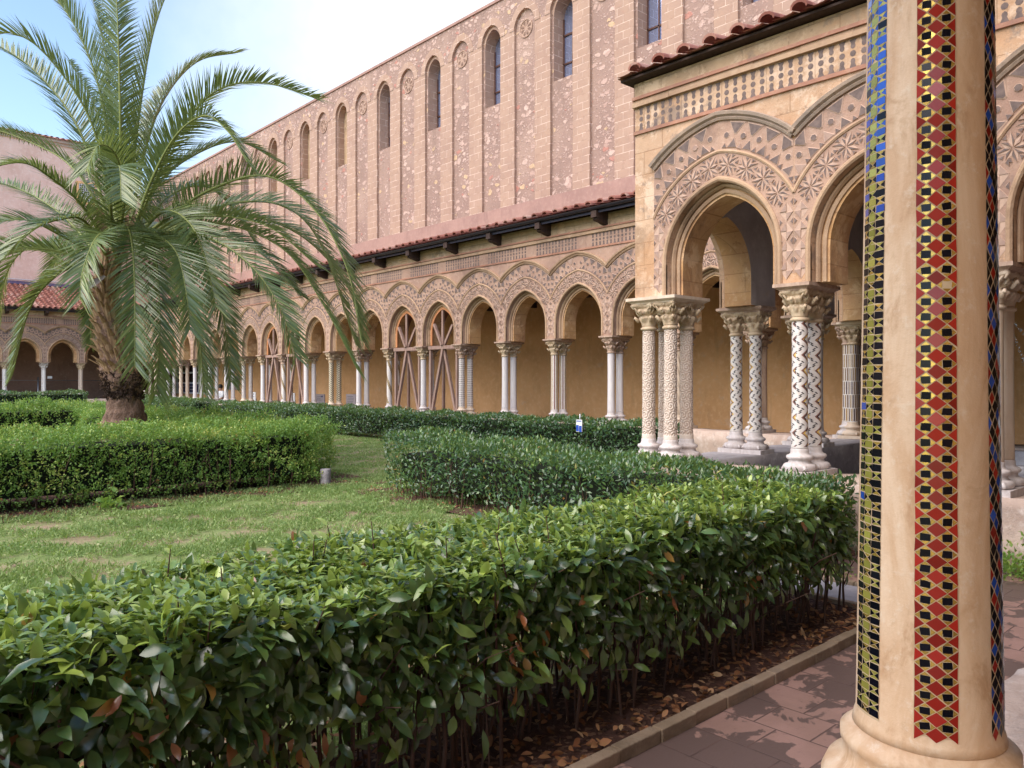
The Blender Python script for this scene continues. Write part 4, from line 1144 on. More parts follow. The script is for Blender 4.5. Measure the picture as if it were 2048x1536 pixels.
# porch
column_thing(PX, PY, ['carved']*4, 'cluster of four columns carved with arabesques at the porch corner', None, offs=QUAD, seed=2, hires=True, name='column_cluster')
column_thing(PX, PY-PP, 'zigzag', 'near pair of white columns with gold and black zigzag mosaic on the porch front', None, seed=0, hires=True)
column_thing(PX, PY-2*PP, 'warm', 'plain smooth column pair right of the big mosaic column, under a scroll-carved capital', None, seed=3, hires=True, capm='marblewarm')
column_thing(PX, PY-3*PP, ['plain']*4, 'near corner cluster of the porch, hidden by the mosaic column', None, offs=QUAD, seed=1, name='column_cluster')
column_thing(PX+PP, PY, 'zigzag', 'zigzag mosaic column pair on the porch side, right of the carved corner cluster', None, rz=math.pi/2, seed=1, hires=True)
column_thing(PX+2*PP, PY, 'plain', 'plain white column pair at the back of the porch behind the near zigzag pair', None, rz=math.pi/2, seed=2, hires=True)
column_thing(XC-.05, PY, ['blocks']*4, 'cluster of columns banded with staggered mosaic blocks at the back of the porch', None, offs=QUAD, seed=3, hires=True, name='column_cluster', basem='marblewarm')
# near gallery: neighbours of the big mosaic column
for k in (-2, -1, 1, 2, 3):
    column_thing(gx+PIT*k, NY, 'plain', 'column pair of the near gallery outside the picture', 'column pairs of the near gallery', rz=math.pi/2, seed=k)

# ---------------------------------------------------------------- the big mosaic column in front
BX, BY = gx, NY+.15
mc = thing('mosaic_column', (BX, BY, 0), 'big honey coloured marble column inlaid with red, black and gold mosaic strips, close in front on the right', 'column')
ZTOP, ZBOT = 2.40, 1.005
def fr(z): return .1225 + (.1035-.1225)*(z-ZBOT)/(ZTOP-ZBOT)
mb = MB(); rows = [(fr(ZBOT)+.006, ZBOT), (fr(1.02)+.003, 1.02)] + [(fr(z), z) for z in [1.03+(ZTOP-1.04)*i/12 for i in range(13)]] + [(fr(ZTOP)+.004, ZTOP)]
mb.lathe([(r, z) for r, z in rows], 0, 0, 0, 96); o = mb.build('shaft', M['fgmarble'], mc, True)
mb = MB(); mb.box(-.30, .30, -.30-.30, .30, ZB-.01, ZB+.055)
mb.lathe([(.198,0),(.214,.014),(.222,.045),(.214,.078),(.192,.095),(.165,.10),(.155,.125),(.157,.148),(.170,.155),(.182,.168),(.184,.195),(.175,.215),(.160,.225),(.148,.235),(.143,.262),(.150,.268),(.150,.282),(.137,.292),(.128,.300)], 0, 0, ZB+.0545, 64)
mb.lathe([(r*1.38, h*1.28) for r, h in BASEP], 0, -.30, ZB+.0545, 48)
mb.build('base', M['fgmarble'], mc, True)
mb = MB(); prof, rad = cap_profile(5, .24, .17)
mb.lathe([(.106, 0), (.122, .01), (.122, .03), (.106, .04)], 0, 0, ZTOP, 48)
mb.lathe([(r*1.15, h) for r, h in prof], 0, 0, ZTOP+.04-.0, 64, 0, rad); mb.build('capital', M['capstone'], mc, True)
mb = MB(); mb.lathe([(fr(1.0)*.9, 0), (fr(2.4)*.9, 1.4)], 0, -.30, 1.0, 48); mb.build('shaft', M['fgmarble'], mc, True)
mb = MB(); mb.box(-.26, .26, -.50, .26, 2.665, 2.679); mb.build('abacus', M['marblewarm'], mc, True)
ray = Vector((BX, BY, 0)).normalized(); rt = Vector((ray.y, -ray.x, 0))
def cyl(phi, z, dr): 
    d = -ray*math.cos(phi) + rt*math.sin(phi); r = fr(z)+dr; return (d.x*r, d.y*r, z)
T_ = {'grout': 0, 'red': 1, 'black': 2, 'gold': 3, 'olive': 4, 'blue': 5}
tv = []; tl = []; tsz = []; tmi = []; trn = []
def tess(pts, mat, jit=.0008):
    if random.random() < .004: return
    n0 = len(tv); cx = sum(p[0] for p in pts)/len(pts); cz = sum(p[1] for p in pts)/len(pts)
    tilt = random.uniform(-.00035, .00035); tilt2 = random.uniform(-.0003, .0003)
    # subdivide nothing; small flat tesserae with rounded irregular corners
    for i, (a, z) in enumerate(pts):
        a += random.uniform(-jit, jit)/.12; z += random.uniform(-jit, jit)
        nn = -ray*math.cos(cx) + rt*math.sin(cx); tn = ray*math.sin(cx) + rt*math.cos(cx); rr0 = fr(z) + .0008 + tilt*(a-cx)*20 + tilt2*(z-cz)*60
        v = nn*rr0 + tn*(fr(z)*(a-cx)); tv.append((v.x, v.y, z))
    tl.extend(range(n0, n0+len(pts))); tsz.append(len(pts)); tmi.append(T_[mat]); trn.append(random.random())
def shrink(pts, k=.90):
    cx = sum(p[0] for p in pts)/len(pts); cz = sum(p[1] for p in pts)/len(pts)
    return [(cx+(a-cx)*k, cz+(z-cz)*k) for a, z in pts]
def groutband(c, wdt, z0, z1):
    n = 12; m = 40
    for i in range(n):
        for j in range(m):
            a0 = c-wdt/2+wdt*i/n; a1 = a0+wdt/n; b0 = z0+(z1-z0)*j/m; b1 = b0+(z1-z0)/m
            n0 = len(tv)
            for a, z in ((a0,b0),(a1,b0),(a1,b1),(a0,b1)): tv.append(cyl(a, z, .0004))
            tl.extend(range(n0, n0+4)); tsz.append(4); tmi.append(0); trn.append(.5)
WS = R_(33); PITCH = .0272
def strip_red(c, w_, z0, z1, p=PITCH):
    q = w_/4; k = 0; z = z0
    groutband(c, w_, z0-.004, z1)
    nrow = int((z1-z0)/p)
    for k in range(nrow+1):
        z = z0 + k*p + random.uniform(-.0006, .0006); h = p*.5
        for col, a in enumerate((c-2*q, c, c+2*q)):
            dm = [(a, z-h), (a+q, z), (a, z+h), (a-q, z)]
            if col == 0: dm = [(c-2*q+.004, z-h*.94), (c-q, z), (c-2*q+.004, z+h*.94)]
            if col == 2: dm = [(c+2*q-.004, z-h*.94), (c+2*q-.004, z+h*.94), (c+q, z)]
            tess(shrink(dm, .93), 'red')
        zz = z + h
        for a in (c-q, c+q):
            s = .46; sq = [(a-q*s, zz-h*s), (a+q*s, zz-h*s), (a+q*s, zz+h*s), (a-q*s, zz+h*s)]
            j = random.uniform(-.12, .12)
            sq = [(a+(x-a)*math.cos(j)-(y-zz)*math.sin(j)/.12, zz+(y-zz)*math.cos(j)+(x-a)*.12*math.sin(j)) for x, y in sq]
            tess(sq, 'black')
            for t3 in ([(a-q*s*.9, zz-h*s-.0004), (a+q*s*.9, zz-h*s-.0004), (a, zz-h*.93)], [(a-q*s*.9, zz+h*s+.0004), (a, zz+h*.93), (a+q*s*.9, zz+h*s+.0004)],
                       [(a-q*s-.004, zz-h*s*.9), (a-q*s-.004, zz+h*s*.9), (a-q*.93, zz)], [(a+q*s+.004, zz-h*s*.9), (a+q*.93, zz), (a+q*s+.004, zz+h*s*.9)]):
                tess(t3, 'gold', .0003)
def strip_check(c, w_, z0, z1):
    h = .0139; cols = [c-w_/2, c-w_/2+w_*.32, c-w_/2+w_*.66, c+w_/2]; k = 0; z = z0
    groutband(c, w_, z0-.004, z1)
    while z < z1:
        for i in range(3):
            a0, a1 = cols[i]+.004, cols[i+1]-.004; zb, zt = z+.0005, z+h-.0005; am = (a0+a1)/2; zm = (zb+zt)/2
            if (k+i) % 2 == 0:
                tess([(a0,zb),(a1,zb),(a1,zt),(a0,zt)], 'olive' if i == 1 else ('blue' if random.random() < min(.78, max(.02, (z-1.85)/.25)) else 'black'))
            else:
                gold = 'gold' if random.random() < .5 else 'olive'
                tess(shrink([(a0,zb),(a1,zb),(am,zm)]), gold); tess(shrink([(a0,zt),(am,zm),(a1,zt)]), gold)
                dkc = 'blue' if random.random() < (z-1.95)/.3 else 'black'; tess(shrink([(a0,zb),(am,zm),(a0,zt)]), dkc); tess(shrink([(a1,zb),(a1,zt),(am,zm)]), dkc)
        z += h; k += 1
def strip_loz(c, w_, z0, z1):
    groutband(c, w_, z0-.004, z1); h = .0145; q = w_/6; z = z0; k = 0
    while z < z1:
        for i in range(-3, 4):
            if (i+k) % 2: continue
            a = c+i*q; dm = [(max(c-w_/2, a-q), z), (a, z-h), (min(c+w_/2, a+q), z), (a, z+h)]
            if abs(i) == 3: dm = [p for p in dm if abs(p[0]-c) <= w_/2+1e-6]
            if len(dm) >= 3: tess(shrink(dm, .86), ['black', 'red', 'blue', 'black'][(i+3+k//2) % 4] if random.random() < .85 else 'black')
        z += h; k += 1
phi0 = R_(6.6)
strip_red(phi0, WS, 1.040, 2.385)
strip_check(phi0-R_(62), R_(33), 1.040, 2.385)
strip_loz(phi0+R_(62), R_(30), 1.040, 2.385)
strip_red(phi0+R_(122), WS, 1.040, 2.385); strip_check(phi0+R_(180), WS, 1.040, 2.385); strip_loz(phi0-R_(122), R_(30), 1.040, 2.385)
npmesh('mosaic', tv, tl, tsz, [M['grout'], M['t_red'], M['t_black'], M['t_gold'], M['t_olive'], M['t_blue']], tmi, {'rnd': trn}, False, mc, True)

# ================================================================ timber props
def prop(y, label):
    t = thing('timber_prop', (XC, y, .65), label, 'timber props', 'timber props shoring the gallery arches')
    A = Arc((XC-.28, 0, 0), (0,1,0), (1,0,0), PIT)
    mb = MB(); n = 12
    outer = arc_half(RA-.03, z0=ZS0+.01, n=n); inner = arc_half(RA-.03-.17, z0=ZS0+.01, n=n)
    for sgn in (-1, 1):
        f = lambda a: y+(a if sgn < 0 else -a)
        for i in range(len(outer)-1):
            for dd in (.16, .20):
                mb.quad(A.P(f(outer[i][0]),dd,outer[i][1]), A.P(f(outer[i+1][0]),dd,outer[i+1][1]), A.P(f(inner[i+1][0]),dd,inner[i+1][1]), A.P(f(inner[i][0]),dd,inner[i][1]))
            mb.quad(A.P(f(inner[i][0]),.16,inner[i][1]), A.P(f(inner[i+1][0]),.16,inner[i+1][1]), A.P(f(inner[i+1][0]),.20,inner[i+1][1]), A.P(f(inner[i][0]),.20,inner[i][1]))
            mb.quad(A.P(f(outer[i][0]),.16,outer[i][1]), A.P(f(outer[i+1][0]),.16,outer[i+1][1]), A.P(f(outer[i+1][0]),.20,outer[i+1][1]), A.P(f(outer[i][0]),.20,outer[i][1]))
    mb.build('centring_frame', M['centring'], t)
    mb = MB()
    ib = arc_half(RA-.03-.10, z0=ZS0+.01, n=n)
    for i in range(len(ib)-1):      # boarding under the arch, board by board
        for sgn in (-1, 1):
            f = lambda a: y+(a if sgn < 0 else -a)
            mb.quad(A.P(f(ib[i][0]),.21,ib[i][1]), A.P(f(ib[i+1][0]),.21,ib[i+1][1]), A.P(f(ib[i+1][0]),.62,ib[i+1][1]-.015), A.P(f(ib[i][0]),.62,ib[i][1]-.015))
    mb.build('boarding', M['redwood'], t)
    x = XC-.12
    def bm(a, b, w_=.09, nm='strut', h=.07):
        w_ *= .82; m = MB(); m.beam(a, b, w_, h); m.build(nm, M['propwood'], t)
    bm((x, y-.66, 2.62), (x, y+.66, 2.62), .10, 'crossbeam', .10)
    bm((x+.02, y+.60, .65), (x+.02, y+.60, 2.57), .10, 'post'); bm((x+.02, y-.64, .65), (x+.02, y-.64, 2.57), .08, 'post')
    bm((x-.06, y+.46, .65), (x-.01, y-.02, 2.57), .10); bm((x+.10, y-.52, .65), (x+.04, y-.02, 2.57), .10)
    bm((x, y, 2.66), (x, y, 3.68), .06); bm((x-.05, y-.02, 2.68), (x-.05, y+.34, 3.30), .085); bm((x+.05, y, 2.68), (x+.05, y-.40, 3.25), .07)
    bm((x+.35, y+.44, 2.62), (x+.35, y-.6, 2.62), .10, 'crossbeam', .10)
    bm((x+.5, y+.62, .65), (x+.5, y+.62, 2.57), .09, 'post')
for k, lab in ((3, 'timber props under the orange-framed arch, right one of the two nearest'), (4, 'timber props under the orange-framed arch, left one of the two nearest'),
               (8, 'far timber props behind palm fronds, right one'), (9, 'far timber props behind palm fronds, left one')):
    prop(K0+PIT*(k+.5), lab)

# ================================================================ small things in the galleries
def at(px, py, X=None, Y=None, Z=None):
    u = px-1024; rx = 1052+.7385*u; ry = 1152-.6743*u; rz = 762-py
    k = X/rx if X is not None else (Y/ry if Y is not None else (Z-1.65)/rz)
    return Vector((k*rx, k*ry, 1.65+k*rz))
def panel(name, px0, px1, py0, py1, X, label, cat, mats, rows, legs=True):
    a = at(px0, py0, X=X); b = at(px1, py1, X=X); y1, y0 = a.y, b.y; zt, zb_ = a.z, b.z
    t = thing(name, (X, (y0+y1)/2, .14), label, cat)
    mb = MB(); mb.box(X, X+.03, y0, y1, zb_, zt); mb.build('panel', mats[0], t)
    mb = MB()
    for (u0, u1, v0, v1, mi) in rows:
        mb.quad((X-.003, y1-(y1-y0)*u0, zt-(zt-zb_)*v0), (X-.003, y1-(y1-y0)*u1, zt-(zt-zb_)*v0), (X-.003, y1-(y1-y0)*u1, zt-(zt-zb_)*v1), (X-.003, y1-(y1-y0)*u0, zt-(zt-zb_)*v1), mi)
    if rows: mb.build('lettering', mats[1:], t)
    if legs:
        for yy in (y0+.04, y1-.04):
            mb = MB(); mb.tube([(X+.05, yy, .14), (X+.05, yy, zb_+.1)], .015, 6); mb.build('leg', M['steel'], t)
    return t
lines = lambda n, a=.15, b=.85, v0=.12, v1=.9: [(a, b-random.uniform(0,.2), v0+(v1-v0)*i/n, v0+(v1-v0)*i/n+.28*(v1-v0)/n, 0) for i in range(n)]
panel('information_board', 632, 649, 788, 822, 15.4, 'grey information lectern between the chevron pair and the plain pair left of it', 'sign', [M['greyboard'], M['text'], M['navy']], lines(3, .1, .7, .12, .45)+[(.62,.80,.1,.18,1),(.05,.95,.74,.98,1)])
panel('information_board', 692, 711, 788, 826, 15.4, 'grey text panel between the chevron pair and the white pair right of it', 'sign', [M['greyboard'], M['text']], lines(9))
panel('notice', 583, 589, 786, 806, 15.0, 'white notice seen through the right one of the far propped arches', 'sign', [M['white'], M['text']], [(.45,.6,.15,.3,0)])
panel('notice', 503, 511, 784, 802, 15.6, 'white notice left of the far propped arches', 'sign', [M['white'], M['text']], [(.45,.6,.15,.3,0),(.3,.7,.5,.55,0)])
# glazed opening with navy panels in the back wall, far end
def _win():
    a = at(336, 727, X=17.94); b = at(424, 787, X=17.94); y1, y0, zt, zb_ = a.y, b.y, a.z, b.z
    t = thing('glazed_partition', (17.9, (y0+y1)/2, .14), 'white framed glazed partition with navy lower panels in the far gallery wall', 'window')
    mb = MB(); X = 17.90; zm = at(370, 766, X=17.94).z
    mb.quad((X,y0,zm),(X,y1,zm),(X,y1,zt),(X,y0,zt)); mb.build('pane', M['glassdark'], t)
    mb = MB(); mb.quad((X,y0,zb_),(X,y1,zb_),(X,y1,zm),(X,y0,zm)); mb.build('lower_panel', M['navy'], t)
    mb = MB()
    for i in range(5): yy = y0+(y1-y0)*i/4; mb.box(X-.05, X-.003, yy-.04, yy+.04, zb_, zt)
    for i, z in enumerate((zb_, zm, (zm+zt)/2, zt)): mb.box(X-.045-.002*i, X-.005, y0-.05, y1+.05, z-.05, z+.05)
    mb.build('frame', M['white'], t)
    mb = MB()
    for i in range(4):
        for r in range(3):
            yy = y1-(y1-y0)*(i+.15)/4; mb.quad((X-.004,yy,zm-.18-.2*r),(X-.004,yy-.9*(1-.2*r),zm-.18-.2*r),(X-.004,yy-.9*(1-.2*r),zm-.22-.2*r),(X-.004,yy,zm-.22-.2*r))
    mb.build('lettering', M['white'], t)
_win()
# small pierced balustrade relief on the back wall
a = at(458, 752, X=17.94); b = at(478, 780, X=17.94)
t = thing('marble_relief', (17.9, (a.y+b.y)/2, a.z), 'grey arcaded marble relief hanging on the ochre back wall', 'relief')
mb = MB(); mb.box(17.9, 17.96, b.y, a.y, b.z, a.z); mb.build('slab', M['greyboard'], t)
mb = MB()
for i in range(4):
    yy = b.y+(a.y-b.y)*(i+.5)/4; w_ = (a.y-b.y)/4*.3; h = (a.z-b.z)
    mb.poly([(17.896, yy+dy*w_, b.z+h*dz) for dy, dz in ((-1,.28),(1,.28),(1,.65),(0,.85),(-1,.65))])
mb.build('niche', M['gap'], t)
# barrier rail in the far gallery + small sign
a = at(-30, 750, Y=FY+1.2); b = at(76, 750, Y=FY+1.2)
t = thing('barrier_rail', (a.x, FY+1.2, .14), 'thin steel barrier rail crossing the far gallery arches', 'railing')
mb = MB(); mb.tube([(-1.0, FY+1.2, a.z-.25), (14, FY+1.2, a.z-.30)], .02, 6); mb.tube([(b.x, FY+1.2, .14), (b.x, FY+1.2, a.z-.1)], .035, 8); mb.tube([(b.x+5, FY+1.2, .14), (b.x+5, FY+1.2, a.z-.1)], .035, 8); mb.build('rail', M['steel'], t)
a = at(95, 752.5, Y=FY+.1); b = at(104, 757, Y=FY+.1)
t = thing('notice', (a.x, FY+.1, b.z), 'tiny white sign fixed beside the white column of the far gallery', 'sign')
mb = MB(); mb.box(a.x, b.x, FY+.08, FY+.11, b.z, a.z); mb.build('panel', M['white'], t)
# blue sign in the hedge
a = at(1153, 839, X=12.0); b = at(1164.5, 864, X=12.0)
t = thing('plant_sign', (12.0, (a.y+b.y)/2, 0), 'small white and blue sign on a metal stake at the hedge below the gallery', 'sign')
mb = MB(); mb.box(11.99, 12.005, b.y, a.y, b.z, a.z); mb.build('panel', M['white'], t)
h = a.z-b.z; w_ = a.y-b.y
mb = MB(); mb.quad((11.987,a.y,a.z-h*.45),(11.987,a.y-w_*.45,a.z-h*.45),(11.987,a.y-w_*.45,b.z+.01),(11.987,a.y,b.z+.01)); mb.quad((11.987,a.y-w_*.5,a.z-h*.5),(11.987,b.y+.005,a.z-h*.5),(11.987,b.y+.005,b.z),(11.987,a.y-w_*.5,b.z)); mb.quad((11.987,a.y-.01,a.z-h*.08),(11.987,b.y+.02,a.z-h*.08),(11.987,b.y+.02,a.z-h*.16),(11.987,a.y-.01,a.z-h*.16)); mb.build('printed_field', M['blue'], t)
mb = MB(); mb.tube([(12.22, (a.y+b.y)/2, 0), (12.22, (a.y+b.y)/2, .70), (12.02, (a.y+b.y)/2, .78), (12.02, (a.y+b.y)/2, at(1159,828,X=12.02).z)], .018, 8); mb.build('stake', M['steel'], t)
# stone stump in the lawn
p = at(651, 967, Z=0.0)
t = tag(MB().build('stone_stump', M['parapet']), 'small grey stone stump standing in the lawn beside the myrtle hedge', 'stump') if False else None
mb = MB(); mb.lathe([(.082,-.05),(.085,.0),(.084,.12),(.085,.235),(.078,.245),(.03,.248)], 0, 0, 0, 14, 0, lambda a, h, r: r*(1+.05*math.sin(3*a+1)+.03*math.sin(7*a)))
o = mb.build('stone_stump', M['parapet']); o.location = (p.x, p.y, -.01); tag(o, 'small grey stone stump standing in the lawn beside the myrtle hedge', 'stump')

# fountain in the porch
t = thing('fountain', (10.8, 3.2, .12), 'marble fountain in the porch with a ribbed shaft, mostly behind the mosaic column', 'fountain')
mb = MB(); mb.lathe([(1.05,0),(1.15,.05),(1.18,.45),(1.25,.52),(1.25,.60),(1.08,.60),(1.02,.45),(.2,.40)], 10.8, 3.2, .12, 48); mb.build('basin', M['marble_slab'], t)
mb = MB(); mb.lathe([(.22,0),(.20,.1),(.13,.2)]+[(.11,.2+1.25*i/30) for i in range(1, 31)]+[(.15,1.5),(.12,1.56)], 10.8, 3.2, .50, 48, 0, lambda a, h, r: r*(1+.09*abs(math.sin(4*a+h*6)))); mb.build('shaft', M['marblewarm'], t)
mb = MB(); mb.lathe([(.10,0),(.19,.08),(.23,.2),(.21,.32),(.12,.42),(.03,.46)], 10.8, 3.2, 2.05, 40, 0, lambda a, h, r: r*(1+.08*math.sin(8*a))); mb.build('fountain_head', M['marblewarm'], t)
mb = MB()
for j in range(12):
    az_ = 2*math.pi*j/12; v = .62+.1*random.random(); dp = .01
    for i in range(46):
        tt = .02+.0135*i+random.uniform(-.004,.004)
        if random.random() < .25: continue
        x = 10.8+math.cos(az_)*(.2+v*tt*1.6); y = 3.2+math.sin(az_)*(.2+v*tt*1.6); z = 2.38+.35*tt-4.9*tt*tt
        if z < .7: break
        r = random.uniform(.004, .008)
        mb.add([(x+r,y,z),(x-r,y,z),(x,y+r,z),(x,y-r,z),(x,y,z+r*2.6),(x,y,z-r*2.2)], [(0,2,4),(2,1,4),(1,3,4),(3,0,4),(2,0,5),(1,2,5),(3,1,5),(0,3,5)], 0, True)
tag(mb.build('fountain_spray', M['water']), kind='stuff', label='thin falling strings of water drops inside the porch', cat='water')

# ================================================================ seated person, far away behind the columns
def person():
    P0 = at(444, 790, X=15.0); y = P0.y
    t = thing('person', (15.0, y, .14), 'person in a white shirt with dark hair seated in the far gallery behind the columns', 'person')
    x = 15.0; s = .60    # seat height
    J = {'pel': (x, y, s+.05), 'sp': (x-.02, y, s+.28), 'ch': (x-.04, y, s+.46), 'nk': (x-.05, y, s+.60), 'hd': (x-.08, y, s+.68), 'ht': (x-.09, y, s+.84)}
    vs = []; ed = []; rad = []
    def add(p, r): vs.append(p); rad.append(r); return len(vs)-1
    a = add(J['pel'], .15); b = add(J['sp'], .135); c = add(J['ch'], .15); d = add(J['nk'], .06); e = add(J['hd'], .09); f = add(J['ht'], .085)
    ed += [(a,b),(b,c),(c,d),(d,e),(e,f)]
    for q in (-1, 1):
        sh = add((x-.03, y+.19*q, s+.50), .07); el = add((x-.08, y+.26*q, s+.25), .05); wr = add((x-.28, y+.16*q, s+.14), .035); hn = add((x-.36, y+.12*q, s+.13), .038)
        ed += [(c,sh),(sh,el),(el,wr),(wr,hn)]
        hp_ = add((x-.08, y+.10*q, s+.03), .10); kn = add((x-.46, y+.14*q, s+.02), .075); an = add((x-.48, y+.14*q, .24), .05); ft = add((x-.62, y+.15*q, .19), .045)
        ed += [(a,hp_),(hp_,kn),(kn,an),(an,ft)]
    me = bpy.data.meshes.new('body'); me.from_pydata(vs, ed, []); o = bpy.data.objects.new('body', me); C.objects.link(o)
    m = o.modifiers.new('s', 'SKIN'); 
    for i, v in enumerate(me.skin_vertices[0].data if me.skin_vertices else []): pass
    bpy.context.view_layer.objects.active = o
    if not me.skin_vertices:
        bpy.context.view_layer.update(); o.select_set(True)
        try: bpy.ops.mesh.customdata_skin_add()
        except Exception: pass
    for i, v in enumerate(me.skin_vertices[0].data): v.radius = (rad[i], rad[i]); v.use_root = (i == 0)
    sb = o.modifiers.new('ss', 'SUBSURF'); sb.levels = 1; sb.render_levels = 1
    me.materials.append(M['skin']); attach(o, t)
    mb = MB(); mb.tube([(x,y,s-.02),(x,y,s+.1),(x-.02,y,s+.3),(x-.04,y,s+.46),(x-.05,y,s+.58)], [.19,.185,.17,.20,.09], 14)
    for q in (-1, 1): mb.tube([(x-.03,y+.13*q,s+.52),(x-.05,y+.22*q,s+.44),(x-.08,y+.26*q,s+.27)], [.085,.08,.07], 10)
    mb.build('shirt', M['shirt'], t)
    mb = MB()
    for q in (-1, 1): mb.tube([(x,y+.09*q,s+.03),(x-.25,y+.12*q,s+.04),(x-.47,y+.14*q,s+.02),(x-.49,y+.14*q,.26)], [.13,.115,.095,.07], 10)
    mb.build('trousers', M['trousers'], t)
    mb = MB(); mb.lathe([(.02,.115),(.07,.10),(.105,.04),(.108,-.02),(.095,-.07)], x-.07, y, s+.79, 16, 0, None, True, False); mb.build('hair', M['hair'], t)
    st = thing('bench', (15.05, y, .14), 'low stone bench under the seated person in white', 'bench'); mb = MB(); mb.box(14.85, 15.3, y-.5, y+.5, s-.10, s); mb.build('seat', M['slab'], st)
    mb = MB(); mb.box(14.9, 15.25, y-.4, y+.4, .14, s-.10); mb.build('support', M['parapet'], st)
person()
# ================================================================ leaves and hedges
def frames(D, N):
    D = nrm(D); N = N - D*np.sum(D*N, 1, keepdims=True); N = nrm(N + 1e-6); return D, N, np.cross(D, N)
def leaves_np(P, D, N, L, W, kind='big', curl=.15, fold=.25, seed=0):
    D, N, B = frames(D, N); n = len(P); L = L[:, None]; W = W[:, None]
    if kind == 'big':
        st = [(0,0,0), (.22,.36,-.02), (.5,.5,.0), (.78,.34,-.05), (1,0,-.16)]
        V = []
        for t, w_, cz in st:
            mid = P + D*L*t + N*L*(cz*curl/.15)
            if w_ == 0: V.append(mid)
            else:
                V.append(mid - B*W*w_ + N*W*w_*fold); V.append(mid); V.append(mid + B*W*w_ + N*W*w_*fold)
        V = np.stack(V, 1)          # n,11,3
        F = [(0,2,1),(0,3,2),(1,2,5,4),(2,3,6,5),(4,5,8,7),(5,6,9,8),(7,8,10),(8,9,10)]
    elif kind == 'mid':
        V = np.stack([P, P+D*L*.45-B*W*.5+N*W*fold*.5, P+D*L*.5, P+D*L*.45+B*W*.5+N*W*fold*.5, P+D*L-N*L*curl*.6], 1)
        F = [(0,2,1),(0,3,2),(1,2,4),(2,3,4)]
    else:
        V = np.stack([P, P+D*L*.5-B*W*.5, P+D*L, P+D*L*.5+B*W*.5], 1); F = [(0,3,2,1)]
    k = V.shape[1]; sizes = np.tile([len(f) for f in F], n)
    base = (np.arange(n)*k)[:, None]; loops = (base + np.array([i for f in F for i in f])[None, :]).ravel()
    return V.reshape(-1, 3), loops, sizes, len(F)
def leaf_obj(name, groups, mat, parent):
    """groups: list of (P,D,N,L,W,kind,rnd)"""
    Vs=[]; Ls=[]; Ss=[]; Rr=[]; off=0
    for (P,D,N,L,W,kind,rnd) in groups:
        V,l,s,nf = leaves_np(P,D,N,L,W,kind); Vs.append(V); Ls.append(l+off); Ss.append(s); Rr.append(np.repeat(rnd, nf)); off += len(V)
    return npmesh(name, np.concatenate(Vs), np.concatenate(Ls), np.concatenate(Ss), mat, None, {'rnd': np.concatenate(Rr)}, True, parent)
def lump(x, y, s=1.0): return (np.sin(x*2.1*s+.7)*np.cos(y*2.7*s+1.3)+np.sin(x*4.7*s+y*3.1*s)*.5+np.sin(x*9.3*s-y*7.7*s+2)*.3)
def box_surface(x0,x1,y0,y1,z0,z1,n_top,n_side,top_pow=1.0,depth=.12,lumpy=.04,sides='nsew',rs=rng, rnd=.22):
    """points and outward normals around a hedge block; n per m2"""
    Ps=[];Ns=[];Tp=[]
    def face(n, fn, nv, tp):
        n=int(n)
        if n<=0:return
        a=rs.random(n); b=rs.random(n); P=fn(a,b); Ps.append(P); Ns.append(np.tile(nv,(n,1)).astype(float)); Tp.append(np.full(n,tp))
    face(n_top*(x1-x0)*(y1-y0), lambda a,b: np.stack([x0+(x1-x0)*a, y0+(y1-y0)*b, np.full(len(a),z1)],1), (0,0,1), 1.)
    zf=lambda b: z0+(z1-z0)*(b**(1/top_pow))
    if 's' in sides: face(n_side*(x1-x0)*(z1-z0), lambda a,b: np.stack([x0+(x1-x0)*a, np.full(len(a),y0), zf(b)],1), (0,-1,0), 0.)
    if 'n' in sides: face(n_side*(x1-x0)*(z1-z0)*.5, lambda a,b: np.stack([x0+(x1-x0)*a, np.full(len(a),y1), zf(b)],1), (0,1,0), 0.)
    if 'w' in sides: face(n_side*(y1-y0)*(z1-z0), lambda a,b: np.stack([np.full(len(a),x0), y0+(y1-y0)*a, zf(b)],1), (-1,0,0), 0.)
    if 'e' in sides: face(n_side*(y1-y0)*(z1-z0), lambda a,b: np.stack([np.full(len(a),x1), y0+(y1-y0)*a, zf(b)],1), (1,0,0), 0.)
    P=np.concatenate(Ps);N=np.concatenate(Ns);T=np.concatenate(Tp)
    n=len(P); d=np.abs(rs.normal(0,1,n))*depth
    P=P-N*d[:,None]; P=P+N*(lump(P[:,0]+P[:,2]*1.7,P[:,1]+P[:,2]*.6)*lumpy)[:,None]
    # round the top edges
    ex=np.minimum(P[:,0]-x0,x1-P[:,0]); ey=np.minimum(P[:,1]-y0,y1-P[:,1]); e=np.minimum(ex,ey)
    hz=np.clip((P[:,2]-(z1-rnd))/rnd,0,1)
    P[:,2]-=np.clip(rnd*.55-e,0,1)*T*.6
    return P,N,T
def dirs(N,T,up=.6,spread=.8,rs=rng):
    n=len(N); D=N*(.5)+np.array([0,0,1.])*up+rs.normal(0,spread,(n,3)); D=nrm(D)
    Nn=nrm(N*.6+np.array([0,0,.8])+rs.normal(0,.45,(n,3))); return D,Nn
